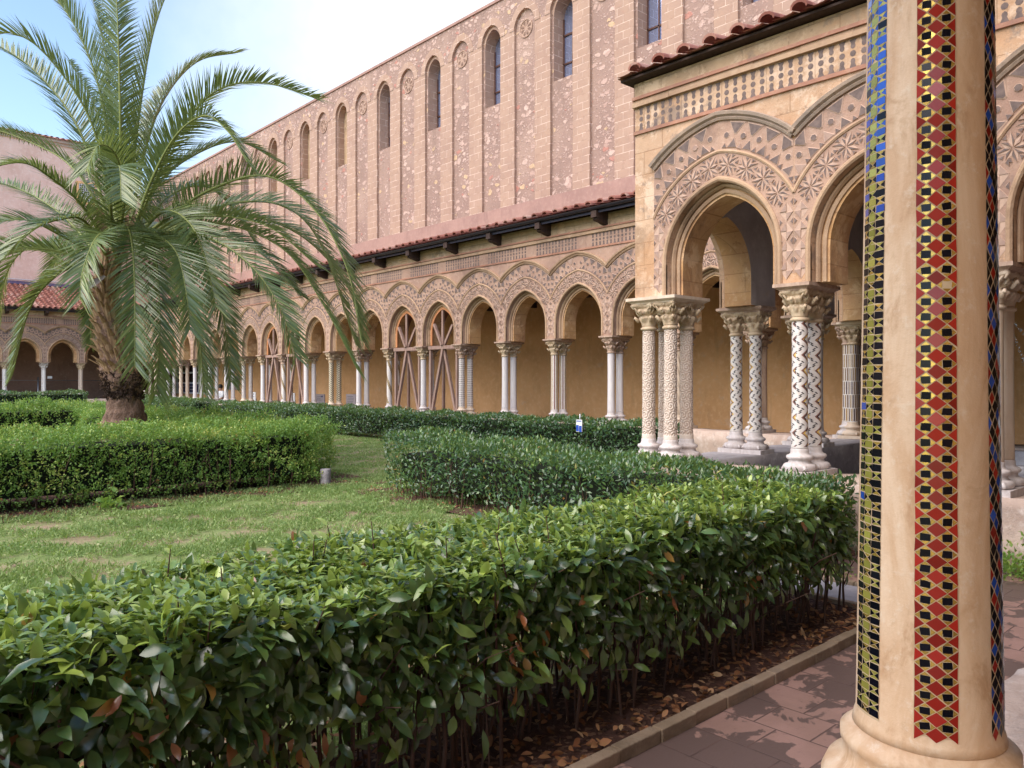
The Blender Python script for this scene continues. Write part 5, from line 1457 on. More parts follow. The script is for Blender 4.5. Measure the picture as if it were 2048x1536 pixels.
def stems(name,parent,pts,zt,r=.008,lean=.12,seg=4,mat='bark',branch=False,mb=None):
    mb=mb or MB()
    for x,y in pts:
        x1=x+random.gauss(0,lean);y1=y+random.gauss(0,lean);h=zt*random.uniform(.8,1.0);rr=r*random.uniform(.5,1.5)
        pp=[Vector((x+(x1-x)*t+random.gauss(0,.012),y+(y1-y)*t+random.gauss(0,.012),h*t-.02)) for t in (0,.3,.6,1)]
        mb.tube(pp,[rr,rr*.9,rr*.7,rr*.4],seg,0,True,False)
        if branch and random.random()<.7:
            b=pp[1+(random.random()<.5)]; e=b+Vector((random.gauss(0,.12),random.gauss(-.05,.12),random.uniform(.1,.28)))
            mb.tube([b,(b+e)/2+Vector((random.gauss(0,.015),random.gauss(0,.015),.02)),e],[rr*.6,rr*.5,rr*.25],4,0,True,False)
    return mb.build(name,M[mat],parent)
def rr_(n,lo=0.,hi=1.): return lo+(hi-lo)*rng.random(n)
def mixrnd(P, n, s=1.3, k=.35):
    q=(lump(P[:,0]*s,P[:,1]*s+P[:,2]*2)*.25+.5); return np.clip(q*k+rng.random(n)*(1-k*.7),0,1)

# ---- foreground laurel hedge
h1=thing('laurel_hedge',(2.2,2.9,0),'large-leaved glossy laurel hedge filling the bottom of the picture, along the brick kerb','hedge')
x0,x1,y0,y1,z1=-1.6,5.45,2.42,3.40,.86
G=[]
P,N,T=box_surface(x0,x1,y0,y1,.40,z1,1500,700,1.25,.05,.028,rnd=.07)
keep=(P[:,2]>.12); P,N,T=P[keep],N[keep],T[keep]
n=len(P); D,Nn=dirs(N,T,.75,.55)
low=(T<.5); D[low]=nrm(N[low]*.55+np.array([0,0,-.35])+rng.normal(0,.6,(low.sum(),3)))
# shoot tips stand up at the top
flat=(T>.5)&(rng.random(n)<.6); D[flat]=nrm(rng.normal(0,1,(flat.sum(),3))*[1,1,.25]+[0,0,.22]); Nn[flat]=nrm(np.array([0,0,1.])+rng.normal(0,.28,(flat.sum(),3)))
tops=(T>.5)&(~flat)&(rng.random(n)<.5); D[tops]=nrm(np.array([0,0,1.])+rng.normal(0,.42,(tops.sum(),3))); Nn[tops]=nrm(rng.normal(0,1,(tops.sum(),3))*[1,1,.3])
fade=np.clip((P[:,2]-.18)/.55,.25,1); 
rv=rng.random(n)*.93; rv=np.where(T>.5,.20+rv*.74,rv*.58); bad=rng.random(n); rv=np.where(bad>.985,.94+.06*rng.random(n),rv)  # top leaves toned lighter, face leaves darker: light and shade in the colour
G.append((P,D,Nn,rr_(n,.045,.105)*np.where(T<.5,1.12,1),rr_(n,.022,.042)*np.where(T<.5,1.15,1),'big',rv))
mb=MB(); mb.box(x0+.15,x1-.3,y0+.36,y1-.30,.44,.70); mb.build('shade_core',M['core'],h1)  # dark box put inside to blacken the gaps between leaves
# whorls of young leaves on top
nw=1500; wx=rr_(nw,x0+.05,x1-.05); wy=rr_(nw,y0+.04,y1-.05); wz=z1+.012+lump(wx+z1*1.7,wy+z1*.6)*.028+rng.normal(0,.012,nw)
for q in range(5):
    a=rng.random(nw)*.8+q*1.257; DD=np.stack([np.cos(a)*.9,np.sin(a)*.9,np.full(nw,.35+.35*(q%2))],1)+rng.normal(0,.12,(nw,3)); NN=np.stack([-np.cos(a)*.7,-np.sin(a)*.7,np.full(nw,.8)],1)
    G.append((np.stack([wx,wy,wz],1),DD,NN,rr_(nw,.04,.075),rr_(nw,.016,.028),'big',.35+.55*rng.random(nw)))
# hanging sprays down the face
nh=2900; hx=rr_(nh,x0,x1); hz=.20+.58*rng.random(nh)**.55; hy=y0+np.abs(rng.normal(.03,.10,nh))
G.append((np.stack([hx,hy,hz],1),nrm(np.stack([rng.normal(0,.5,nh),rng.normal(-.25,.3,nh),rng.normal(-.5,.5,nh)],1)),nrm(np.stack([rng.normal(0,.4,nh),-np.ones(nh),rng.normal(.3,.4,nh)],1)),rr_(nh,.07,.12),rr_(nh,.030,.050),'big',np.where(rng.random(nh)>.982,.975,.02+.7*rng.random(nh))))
ni=6000; ip=np.stack([rr_(ni,x0,x1),rr_(ni,y0+.1,y1-.05),.42+.40*rng.random(ni)**.6],1)
G.append((ip,rng.normal(0,1,(ni,3)),rng.normal(0,1,(ni,3)),rr_(ni,.06,.10),rr_(ni,.028,.04),'mid',.5*rng.random(ni)))  # inner leaves kept to dark tones, for the shade inside the hedge
sh=MB()
for i in range(46):
    x=random.uniform(.1,5.3); y=random.uniform(y0+.02,y1-.1); b=Vector((x,y,z1-.12)); face=i%3==0
    if face: b=Vector((x,y0+.08,random.uniform(.45,.78)))
    e=b+Vector((random.gauss(0,.04),random.gauss(-.07 if face else 0,.03),random.uniform(.16,.27) if not face else random.uniform(.10,.22)))
    m_=(b+e)/2+Vector((random.gauss(0,.012),random.gauss(0,.012),0)); sh.tube([b,m_,e],[.0045,.0036,.0022],5,0,True,False)
    k=random.randint(6,10); tq=np.linspace(.35,1,k); Q=np.array([tuple(b.lerp(e,float(t))) for t in tq]); aa=np.arange(k)*2.4
    Dq=np.stack([np.cos(aa),np.sin(aa),np.full(k,.55)],1)+rng.normal(0,.12,(k,3)); Nq=np.stack([-np.cos(aa)*.5,-np.sin(aa)*.5,np.ones(k)],1)
    red=.985 if i in (4,17) else None; cv=np.full(k,.95) if red else .55+.38*rng.random(k)
    G.append((Q,Dq,Nq,rr_(k,.045,.085),rr_(k,.018,.032),'big',cv))
for (cx_,cz_) in ((1.1,.45),(1.25,.38),(2.2,.55),(3.3,.62),(.75,.60),(4.1,.5)):      # withered leaf clusters on the face
    k=9; Q=np.stack([rng.normal(cx_,.05,k),rng.normal(y0-.01,.02,k),rng.normal(cz_,.06,k)],1)
    G.append((Q,np.stack([rng.normal(0,.5,k),rng.normal(-.2,.3,k),-np.ones(k)],1),rng.normal(0,1,(k,3)),rr_(k,.05,.09),rr_(k,.022,.038),'big',.965+.035*rng.random(k)))
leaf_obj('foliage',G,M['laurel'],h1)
stems('stems',h1,[(x0+(x1-x0)*random.random(),random.uniform(y0+.04,y1-.12)) for _ in range(620)],.84,.0075,.045,5,branch=True,mb=sh)
# ---- second laurel hedge, running along the porch
h2=thing('laurel_hedge',(6.75,6,0),'dark green laurel hedge running towards the palm in front of the porch columns','hedge')
G=[]; bx=(6.28,7.36,3.25,9.65)
P,N,T=box_surface(bx[0],bx[1],bx[2],bx[3],.10,.74,1500,1200,1.05,.06,.05)
rise=lambda y: 1+.20*np.clip((y-3.5)/6.0,0,1)
P[:,2]*=rise(P[:,1])
n=len(P); D,Nn=dirs(N,T,.6,.6); rv=np.where(rng.random(n)>.985,.97+.03*rng.random(n),mixrnd(P,n)*.86+np.where(T>.5,.10,-.04))  # tone offset paints the top as lit and the sides as shaded
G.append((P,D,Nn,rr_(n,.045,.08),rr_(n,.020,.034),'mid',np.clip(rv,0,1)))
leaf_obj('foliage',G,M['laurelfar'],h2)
mb=MB(); mb.box(bx[0]+.17,bx[1]-.2,bx[2]+.25,bx[3]-.22,.20,.60); mb.build('shade_core',M['core'],h2)
stems('stems',h2,[(random.uniform(bx[0]+.08,bx[1]-.15),random.uniform(bx[2]+.05,bx[3]-.08)) for _ in range(420)],.64,.008,.07,4)
# ---- long hedge below the gallery
def longhedge(x0,x1,y0,y1,z1,lab,dn=620):
    h=thing('laurel_hedge',((x0+x1)/2,(y0+y1)/2,0),lab,'hedge')
    P,N,T=box_surface(x0,x1,y0,y1,.04,z1,dn,dn,1.1,.06,.07); n=len(P); D,Nn=dirs(N,T,.5,.7)
    rv=np.clip(mixrnd(P,n)*.8+np.where(T>.5,.12,-.08),0,.96)  # lighter top and darker sides, the fall of light put into leaf colour
    leaf_obj('foliage',[(P,D,Nn,rr_(n,.06,.095),rr_(n,.032,.048),'mid',rv)],M['laurelfar'],h)
    mb=MB(); mb.box(x0+.14,x1-.14,y0+.14,y1-.14,.12,z1-.12); mb.build('shade_core',M['core'],h)
longhedge(12.1,13.05,9.3,31.0,.80,'long dark clipped hedge below the propped arches of the long gallery')
longhedge(11.7,12.75,31.9,42.5,.86,'far dark clipped hedge right of the palm trunk')
longhedge(-5.0,9.6,39.0,40.2,1.16,'farthest clipped hedge, left of the palm trunk, hiding the far column bases',420)
# ---- myrtle ring hedge round the palm
h3=thing('myrtle_hedge',(1.5,12,0),'bright green small-leaved myrtle hedge in front of the palm trunk, its right end rounded','hedge')
G=[]
def myrt(x0,x1,y0,y1,z0,z1,dn,L=(.022,.04),k=7):
    P,N,T=box_surface(x0,x1,y0,y1,z0,z1,dn/k*1.25,dn/k*1.25,1.0,.055,.11,rnd=.30); nc=len(P)
    ax_=nrm(N*.7+np.array([0,0,.7])+rng.normal(0,.45,(nc,3))); cr=np.clip(mixrnd(P,nc,.8,.5)*.85+.08,0,.97); cr=np.where(rng.random(nc)>.992,1.,cr)
    r=lambda a: np.repeat(a,k,0); C_,A_,c_=r(P),r(ax_),r(cr); n=nc*k; tpos=np.tile(np.linspace(0,1,k),nc)
    D=nrm(A_*(.25+.6*tpos[:,None])+rng.normal(0,.55,(n,3))); Q=C_+A_*(tpos*L[1]*2.4-L[1]*1.2)[:,None]+rng.normal(0,L[1]*.22,(n,3))
    return (Q,D,nrm(A_+rng.normal(0,.5,(n,3))),rr_(n,*L),rr_(n,L[0]*.6,L[1]*.6),'small',np.where(c_>=1,1.,np.clip(c_+rng.normal(0,.07,n)+.10*tpos,0,.97)))
G.append(myrt(-5.5,6.15,11.35,12.75,.08,.93,2600,(.026,.046)))
G.append(myrt(5.75,6.65,11.75,13.3,.08,.92,2600,(.026,.046)))
# upright sprigs on top
ns=700; sx=rr_(ns,-2,6.1); sy=rr_(ns,11.4,12.8)
for q in range(6): G.append((np.stack([sx+rng.normal(0,.008,ns),sy+rng.normal(0,.008,ns),.92+.015*q+lump(sx+1.6,sy+.56)*.05+rng.normal(0,.01,ns)],1),nrm(np.stack([rng.normal(0,.7,ns),rng.normal(0,.7,ns),np.full(ns,.8)],1)),rng.normal(0,1,(ns,3)),rr_(ns,.026,.042),rr_(ns,.014,.024),'small',.45+.5*rng.random(ns)))
leaf_obj('foliage',G,M['box'],h3)
mb=MB(); mb.box(-5.3,5.95,11.55,12.55,.16,.76); mb.box(5.8,6.42,12.0,13.1,.16,.74); mb.build('shade_core',M['core'],h3)
stems('stems',h3,[(random.uniform(-3,6.3),random.uniform(11.38,12.6)) for _ in range(240)],.8,.010,.10,4,branch=True)
h4=thing('myrtle_hedge',(6.3,17,0),'myrtle hedge running away behind the bright one, towards the right of the palm trunk','hedge')
G=[myrt(5.55,6.75,13.2,24.0,.10,.90,1500,(.032,.055))]
leaf_obj('foliage',G,M['box'],h4); mb=MB(); mb.box(5.75,6.55,13.4,23.8,.12,.76); mb.build('shade_core',M['core'],h4)
h5=thing('myrtle_hedge',(0,25,0),'middle band of myrtle hedge crossing behind the palm trunk','hedge')
G=[myrt(-6,6.7,24.2,25.6,.10,.98,1000,(.04,.07))]
leaf_obj('foliage',G,M['box'],h5); mb=MB(); mb.box(-5.8,6.5,24.4,25.4,.12,.8); mb.build('shade_core',M['core'],h5)

# ---- fallen leaves, grass, weeds
n=2600; lx=rr_(n,-1.2,5.6); ly=2.25+1.4*rng.random(n)**1.3; P=np.stack([lx,ly,.035+.018*rng.random(n)],1)
leaf_obj('fallen_leaves',[(P,rng.normal(0,1,(n,3))*[1,1,.25],np.array([[0,0,1.]])+rng.normal(0,.5,(n,3)),rr_(n,.03,.07),rr_(n,.015,.034),'big',rng.random(n))],M['deadleaf'],None)
tag(bpy.data.objects['fallen_leaves'],kind='stuff')
n=900; P=np.stack([rr_(n,6.1,7.6),rr_(n,3.2,10.3),.02+.01*rng.random(n)],1); P2=np.stack([rr_(n,-2,7),10.8+.7*rng.random(n),.01+.01*rng.random(n)],1)
leaf_obj('dry_leaf_litter',[(Q,rng.normal(0,1,(n,3))*[1,1,.3],np.array([[0,0,1.]])+rng.normal(0,.5,(n,3)),rr_(n,.025,.055),rr_(n,.015,.03),'mid',rng.random(n)) for Q in (P,P2)],M['deadleaf'],None)
tag(bpy.data.objects['dry_leaf_litter'],kind='stuff')
def blades(n,fx,L,W,spread=.5,bias=None):
    P=fx(n); D=np.stack([rng.normal(0,spread,n),rng.normal(0,spread,n),np.ones(n)],1); return (P,D,rng.normal(0,1,(n,3))*[1,1,.2],rr_(n,*L),rr_(n,*W),'small',np.clip(rng.random(n)*.75+lump(P[:,0],P[:,1])*.12+.12,0,1))
def lawnpos(x0,x1,y0,y1,thin=True):
    def f(n):
        x=rr_(n*2,x0,x1); y=rr_(n*2,y0,y1); m=(lump(x*1.5,y*1.9)+rng.normal(0,.42,n*2))>-.12
        x,y=x[m][:n],y[m][:n]
        k=n-len(x)
        if k>0: x=np.concatenate([x,rr_(k,x0,x1)]); y=np.concatenate([y,rr_(k,y0,y1)])
        return np.stack([x,y,np.full(n,-.015)],1)
    return f
G=[blades(46000,lawnpos(-1.5,6.2,3.1,8),(.03,.08),(.005,.010),.85),blades(42000,lawnpos(-1,11,7.5,11.5),(.035,.085),(.007,.014),.8),
   blades(60000,lawnpos(6.6,12.2,9,24),(.03,.07),(.008,.016),.6)]
# clover and low weeds
n=26000; Q=lawnpos(-1.5,9,3.6,12)(n); Q[:,2]=.0+.02*rng.random(n)
G.append((Q,rng.normal(0,1,(n,3))*[1,1,.35],np.array([[0,0,1.]])+rng.normal(0,.35,(n,3)),rr_(n,.02,.05),rr_(n,.014,.034),'small',.1+.85*rng.random(n)))
nt_=1500; bp=lawnpos(-1.2,9,3.2,11.2)(nt_)
for (cx_,cy_) in ((3.4,9.4),(5.4,8.6),(1.0,7.2),(5.9,10.6)): bp=np.concatenate([bp,np.stack([rng.normal(cx_,.45,160),rng.normal(cy_,.30,160),np.full(160,-.01)],1)])
hb=rng.random(len(bp)); bq=np.repeat(bp,13,0)+rng.normal(0,.022,(len(bp)*13,3))*[1,1,.1]; n=len(bq)
G.append((bq,np.stack([rng.normal(0,.75,n),rng.normal(0,.75,n),np.ones(n)],1),rng.normal(0,1,(n,3))*[1,1,.3],rr_(n,.03,.085),rr_(n,.006,.014),'small',np.clip(np.repeat(hb,13)*.7+.15*rng.random(n),0,1)))
leaf_obj('grass',G,M['grassblade'],None); tag(bpy.data.objects['grass'],kind='stuff')
def weed(x,y,z,n,s,lab,r=.12):
    t=thing('weed_plant',(x,y,z),lab,'plant')
    P=np.stack([x+rng.normal(0,r*.6,n),y+rng.normal(0,r*.6,n),z+np.abs(rng.normal(0,r*.5,n))],1)
    leaf_obj('foliage',[(P,nrm(P-np.array([x,y,z-.05])+rng.normal(0,.05,(n,3))),np.array([[0,0,1.]])+rng.normal(0,.5,(n,3)),rr_(n,s*.6,s),rr_(n,s*.5,s*.8),'mid',.3+.6*rng.random(n))],M['box'],t)
weed(7.52,2.02,.02,420,.055,'leafy green plant growing at the foot of the porch wall right of the mosaic column',.20)
weed(7.55,1.75,.34,160,.05,'small fern-like plant rooted in the porch wall joints right of the mosaic column',.12)
weed(6.45,3.0,.0,160,.035,'low weed tuft at the kerb between the two laurel hedges',.10)
weed(2.95,10.95,.0,70,.10,'broad-leaved weed at the foot of the bright myrtle hedge',.12)
# stray stone blocks at the porch foot
for i,(x,y,s) in enumerate(((7.42,1.55,.22),(7.45,3.0,.26),(7.44,1.1,.24))):
    o=rough_wall('stone_block',x-s*.6,x+.02+s*.6,y-s,y+s,-.03,s*1.1,M['rough'],None,.03,.08,20+i) if False else None

# ================================================================ palm
PD=15.6; SC=PD/1560.0
Fv=Vector((.6743,.7385,0)); Rv=Vector((.7385,-.6743,0))
def pp3(px,py,df=0.0):
    d=PD+df; return Fv*d + Rv*((px-1024)*d/1560) + Vector((0,0,1.65+(762-py)*d/1560))
pb=pp3(248,762); pt=thing('palm_tree',(pb.x,pb.y,0),'tall date palm with shaggy leaning trunk and arching grey-green fronds, left in the garden','palm tree')
mb=MB()
path=[(248,930,46),(248,870,43),(249,835,38),(249,800,31),(250,782,31),(250,770,37),(249,752,40),(245,738,36),(238,715,33),(232,690,29),(224,655,26),(216,620,23),(211,590,21),(212,560,20),(218,530,20),(226,500,18),(232,470,14),(236,440,8)]
pts=[pp3(a,b) for a,b,c in path]; rd=[c*SC for a,b,c in path]
# dense resample
fine=[];fr_=[]
for i in range(len(pts)-1):
    for q in range(5): t=q/5; fine.append(pts[i].lerp(pts[i+1],t)); fr_.append(rd[i]*(1-t)+rd[i+1]*t)
vs=[];n=40
for i,(p,r) in enumerate(zip(fine,fr_)):
    for k in range(n):
        a=2*math.pi*k/n; o=Vector((math.cos(a),math.sin(a),0))
        q=Vector((o.x*2.2,o.y*2.2,p.z*3.2)); rr=r*(1+.12*mnoise.noise(q)+.13*mnoise.noise(q*3.1)+.07*mnoise.noise(q*7)+.03*math.sin(p.z*34+3*mnoise.noise(q*1.5))); vs.append(p+o*rr)
mb.add(vs,[(i*n+k,i*n+(k+1)%n,(i+1)*n+(k+1)%n,(i+1)*n+k) for i in range(len(fine)-1) for k in range(n)],0,True)
tr=mb.build('trunk',M['trunk'],pt)
mb=MB()
rs=random.Random(4)
# cut frond bases spiralling up the upper trunk
for i in range(190):
    t=.33+.60*i/190+rs.uniform(-.01,.01); k=min(len(fine)-2,int(t*len(fine))); p=fine[k]; r=fr_[k]; ax=(fine[k+1]-fine[k]).normalized()
    a=i*2.3999; o=Vector((math.cos(a),math.sin(a),0)); s_=ax.cross(o).normalized()
    L=rs.uniform(.18,.42); w0=rs.uniform(.05,.095)
    b=p+o*r*.80; m=b+ax*L*.6+o*.05; e=b+ax*L+o*(.12+.12*rs.random())
    for (A,B,wa,wb,th_) in ((b,m,w0,w0*.7,.05),(m,e,w0*.7,w0*.35,.035)):
        mb.add([A-s_*wa,A+s_*wa,B+s_*wb,B-s_*wb,A-s_*wa*.4+o*th_,A+s_*wa*.4+o*th_,B+s_*wb*.4+o*th_*.8,B-s_*wb*.4+o*th_*.8],[(0,3,2,1),(4,5,6,7),(0,1,5,4),(1,2,6,5),(2,3,7,6),(3,0,4,7)])
# fibres
for i in range(700):
    k=rs.randint(22,len(fine)-8); p=fine[k]; r=fr_[k]; a=rs.uniform(0,6.283); o=Vector((math.cos(a),math.sin(a),0)); b=p+o*r*.98
    d=Vector((rs.gauss(0,.5),rs.gauss(0,.5),rs.gauss(.2,.6)))+o*.7; e=b+d.normalized()*rs.uniform(.05,.16); mb.tube([b,(b+e)/2+Vector((0,0,.01)),e],[.005,.004,.002],3,0,False,False)
mb.build('leaf_bases',M['boot'],tr)
mb=MB()
# black root collar clumps
for i in range(1300):
    a=rs.uniform(0,6.283); zz=rs.uniform(740,796); p=pp3(249,zz); r=(39 if 745<zz<775 else 33)*SC; o=Vector((math.cos(a),math.sin(a),0))
    b=p+o*r*.92; e=b+(o*.6+Vector((rs.gauss(0,.3),rs.gauss(0,.3),rs.gauss(0,.6)))).normalized()*rs.uniform(.04,.11); mb.tube([b,e],[.020,.008],4,0,False)
mb.build('root_collar',M['roots'],tr)
# fronds: traced arcs at their own depths (px, py, depth offset)
FR=[
 [(240,440,0),(205,200,-.3),(155,60,-.5),(85,-40,-.6)],
 [(243,440,0),(242,260,-.8),(238,80,-1.1),(232,-70,-1.2)],
 [(252,440,0),(285,190,.2),(310,60,.4),(350,-50,.5)],
 [(238,440,0),(222,200,.6),(200,40,.9),(160,-60,1.0)],
 [(228,470,0),(190,262,-.6),(112,132,-1.1),(35,70,-1.4),(-60,78,-1.5)],
 [(224,470,0),(160,262,.3),(66,138,.6),(-40,72,.8)],
 [(262,450,0),(290,305,.2),(330,198,.5),(395,125,.8),(478,106,1.0)],
 [(262,470,0),(300,390,-.3),(350,280,-.6),(425,188,-.9),(520,165,-1.2),(640,200,-1.4)],
 [(262,480,0),(300,370,-.6),(350,275,-1.1),(408,232,-1.5),(455,262,-1.8),(495,325,-2.0)],
 [(265,480,0),(320,365,.8),(400,305,1.3),(480,285,1.7),(560,325,2.0)],
 [(270,490,0),(330,440,-.4),(420,380,-.9),(533,352,-1.3),(630,420,-1.6),(695,540,-1.8),(722,680,-1.9)],
 [(270,500,0),(340,460,.4),(440,412,.8),(560,410,1.2),(640,485,1.5),(712,690,1.8)],
 [(270,510,0),(330,478,-1.0),(420,478,-1.7),(500,530,-2.2),(560,615,-2.5),(592,715,-2.6)],
 [(270,510,0),(350,460,0),(450,448,-.2),(570,500,-.4),(650,615,-.6),(715,740,-.7)],
 [(270,495,0),(370,440,.9),(480,428,1.5),(600,470,2.0),(690,565,2.3),(724,670,2.4)],
 [(245,500,0),(255,455,-1.2),(266,500,-2.1),(270,600,-2.5),(270,735,-2.7)],
 [(250,495,0),(290,455,-1.0),(312,520,-1.9),(320,650,-2.3),(312,790,-2.4)],
 [(262,490,0),(325,425,-.8),(378,445,-1.5),(412,520,-1.9),(432,615,-2.1)],
 [(262,540,0),(330,540,.8),(372,590,1.2),(398,670,1.4),(408,785,1.5)],
 [(268,520,0),(350,490,.9),(420,545,1.4),(450,650,1.6),(462,765,1.7)],
 [(215,560,0),(175,532,-.5),(122,545,-1.0),(62,612,-1.3),(25,750,-1.5)],
 [(222,500,0),(165,412,-1.0),(108,360,-1.6),(45,326,-2.2),(-50,345,-2.6)],
 [(220,490,0),(188,395,.9),(145,335,1.4),(95,300,1.9),(0,262,2.3),(-60,262,2.5)],
 [(218,520,0),(170,443,-1.4),(118,440,-2.2),(65,462,-2.7),(0,525,-3.1)],
 [(216,540,0),(150,455,1.0),(90,405,1.5),(20,372,1.9),(-60,362,2.2)],
 [(212,560,0),(160,520,-.3),(95,498,-.6),(0,500,-.9),(-60,545,-1.1)],
 [(212,570,0),(150,540,.6),(80,500,1.0),(-10,520,1.3),(-70,610,1.5)],
 [(210,560,0),(140,500,1.2),(60,495,1.8),(15,545,2.1),(-5,640,2.3)],
 [(240,470,0),(250,385,-1.4),(232,310,-2.2),(198,292,-2.7),(172,345,-3.0)],
 [(238,500,0),(222,420,-1.6),(230,350,-2.5),(240,335,-3.2),(243,400,-3.7)],
 [(215,590,0),(196,585,.9),(184,620,1.2),(182,690,1.3)],
 [(268,490,0),(330,400,1.2),(400,372,1.9),(455,405,2.3),(520,500,2.6)],
 [(270,500,0),(350,440,-.5),(440,432,-1.0),(540,455,-1.4),(632,530,-1.7)],
 [(270,510,0),(350,480,.5),(430,468,.9),(520,505,1.3),(600,590,1.6)],
 [(235,520,0),(215,470,-1.6),(190,480,-2.6),(165,545,-3.0),(160,600,-3.1)],
 [(250,470,0),(270,330,1.2),(300,240,2.0),(335,170,2.6)],
 [(236,470,0),(215,300,1.3),(185,200,2.2),(140,120,2.8)],
 [(262,500,0),(310,450,1.6),(345,470,2.6),(370,560,3.1)],
 [(222,520,0),(180,470,1.8),(135,480,2.8),(95,560,3.4)],
 [(240,500,0),(245,440,2.2),(240,430,3.6),(235,500,4.4)],
 [(265,500,0),(300,470,-1.3),(350,500,-2.2),(372,580,-2.7),(380,660,-2.8)],
 [(215,545,0),(170,500,-.8),(120,470,-1.6),(50,440,-2.2),(-40,450,-2.6)],
]
def catmull(P,m):
    out=[]; Q=[P[0]+(P[0]-P[1])]+P+[P[-1]+(P[-1]-P[-2])]
    for i in range(1,len(Q)-2):
        for k in range(m):
            t=k/m; a,b,c,d=Q[i-1],Q[i],Q[i+1],Q[i+2]
            out.append(.5*((2*b)+(c-a)*t+(2*a-5*b+4*c-d)*t*t+(3*b-a-3*c+d)*t**3))
    out.append(P[-1]); return out
crown=bpy.data.objects.new('crown',None); C.objects.link(crown); crown.parent=pt
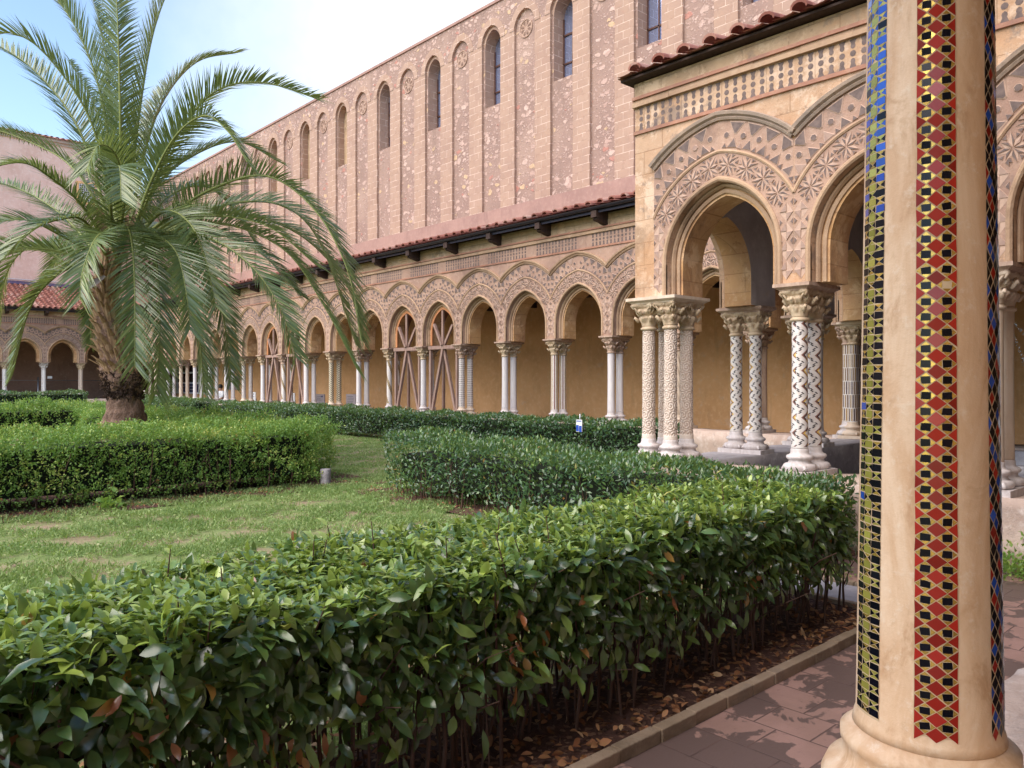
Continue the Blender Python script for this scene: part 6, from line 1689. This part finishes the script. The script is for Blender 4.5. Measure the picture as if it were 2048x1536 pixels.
for fi,f in enumerate(FR):
    cp=[pp3(*a) for a in f]; cur=catmull(cp,14); seg=[0.]
    for i in range(1,len(cur)): seg.append(seg[-1]+(cur[i]-cur[i-1]).length)
    Lt=seg[-1]; cur=np.array([tuple(c) for c in cur]); seg=np.array(seg)
    mb=MB(); idx=list(range(0,len(cur),2)); mb.tube([Vector(cur[i]) for i in idx],[max(.006,.034*(1-seg[i]/Lt)**1.2+.006) for i in idx],6,0,True,False)
    nl=int(62+Lt*17); tt=np.linspace(.17,.995,nl)**.95; side_up=None
    VV=[];LL=[];SS=[];RN=[];MI=[]
    for sgn in (-1,1):
        s=tt*Lt+rng.normal(0,.008,nl); P=np.stack([np.interp(s,seg,cur[:,k]) for k in range(3)],1); P2=np.stack([np.interp(s+.03,seg,cur[:,k]) for k in range(3)],1); P0=np.stack([np.interp(s-.03,seg,cur[:,k]) for k in range(3)],1)
        T=nrm(P2-P0+1e-9); up=np.tile([0,0,1.],(nl,1)); 
        # rachis frame: side roughly horizontal, twisting a little per frond
        ref=np.cross(T,up); bad=np.linalg.norm(ref,axis=1)<.35
        ref0=nrm(ref.mean(0,keepdims=True)); ref=nrm(ref*np.clip(np.linalg.norm(ref,axis=1,keepdims=True)*1.5,0,1)+ref0*.4)
        upv=nrm(np.cross(ref,T)); tw=((fi*37)%11-5)*.10; B=ref*math.cos(tw)+upv*math.sin(tw); U=np.cross(B,T)
        t=tt; env=np.sin(np.clip((t-.10)/.9,0,1)**.62*math.pi*.93)**.55; L=(.62*env+.09)*np.clip(Lt/3.6,.62,1.08)*rng.uniform(.86,1.08,nl)
        fwd=.85+.55*t; D=nrm(B*sgn*1.0+T*fwd[:,None]+U*.42+rng.normal(0,.10,(nl,3)))
        droop=np.array([0,0,-1.])*(.07+.20*((fi*13)%5)/5)
        W=.0255*rng.uniform(.8,1.2,nl)
        Nn=nrm(U*1.0-B*sgn*.5+rng.normal(0,.25,(nl,3))); Nn=nrm(Nn-D*np.sum(D*Nn,1,keepdims=True)); Bs=np.cross(D,Nn)
        Lc=L[:,None];Wc=W[:,None]
        m=P+D*Lc*.5+droop*Lc*.25; e=P+D*Lc+droop*Lc
        V=np.stack([P-Bs*Wc*.35,P+Bs*Wc*.35,P+D*Lc*.25+Bs*Wc*.5+droop*Lc*.06,P+D*Lc*.25-Bs*Wc*.5+droop*Lc*.06,m+Bs*Wc*.42,m-Bs*Wc*.42,e],1).reshape(-1,3)
        F=[(0,1,2,3),(3,2,4,5),(5,4,6)]; base=(np.arange(nl)*7)[:,None]; off=sum(len(v) for v in VV)
        VV.append(V); LL.append((base+np.array([i for q in F for i in q])).ravel()+off); SS.append(np.tile([4,4,3],nl)); RN.append(np.repeat(np.clip(.2+.5*rng.random(nl)+.25*((fi*7)%10)/10+.25*(t>.8)*rng.random(nl),0,1),3)); MI.append(np.zeros(nl*3,int))
    # append the rachis
    off=sum(len(v) for v in VV); VV.append(np.array([tuple(v) for v in mb.v])); LL.append(np.array([i for q in mb.f for i in q])+off); SS.append(np.array([len(q) for q in mb.f])); RN.append(np.full(len(mb.f),.5)); MI.append(np.ones(len(mb.f),int))
    o=npmesh('frond',np.concatenate(VV),np.concatenate(LL),np.concatenate(SS),[M['palm'],M['rachis']],np.concatenate(MI),{'rnd':np.concatenate(RN)},True)
    o.parent=crown; o.matrix_parent_inverse=Matrix.Translation(-Vector(pt.location))
# dry sheaths at the crown
def ribbon(name,f,w_,mat,parent):
    cp=[pp3(*a) for a in f]; cur=catmull(cp,6); mb=MB(); vs=[]
    for i,p in enumerate(cur):
        d=(cur[min(i+1,len(cur)-1)]-cur[max(i-1,0)]).normalized(); s_=d.cross(Fv).normalized(); ww=w_*math.sin(math.pi*(.12+.86*i/(len(cur)-1)))
        vs+= [p-s_*ww, p+Fv*ww*.5, p+s_*ww]
    mb.add(vs,[(i*3+k,i*3+k+1,i*3+k+4,i*3+k+3) for i in range(len(cur)-1) for k in (0,1)],0,True); o=mb.build(name,mat); o.parent=crown; o.matrix_parent_inverse=Matrix.Translation(-Vector(pt.location))
ribbon('dry_sheath',[(222,480,-.5),(205,450,-.7),(198,425,-.7),(168,412,-.8)],.09,M['bract'],crown)
ribbon('dry_sheath',[(268,430,-.4),(262,470,-.4),(248,500,-.3)],.07,M['bract'],crown)
ribbon('dry_sheath',[(205,545,-.5),(190,525,-.7),(165,520,-.8),(145,518,-.8)],.06,M['bract'],crown)
ribbon('dry_sheath',[(210,552,-.6),(188,565,-.8),(165,578,-.9),(158,590,-.9)],.07,M['greyboard'],crown)
ribbon('dry_sheath',[(198,552,-.6),(188,535,-.7),(172,520,-.8)],.06,M['greyboard'],crown)
ribbon('dry_sheath',[(255,520,-.4),(253,460,-.4),(258,400,-.4)],.05,M['bract'],crown)
bpy.context.view_layer.update()
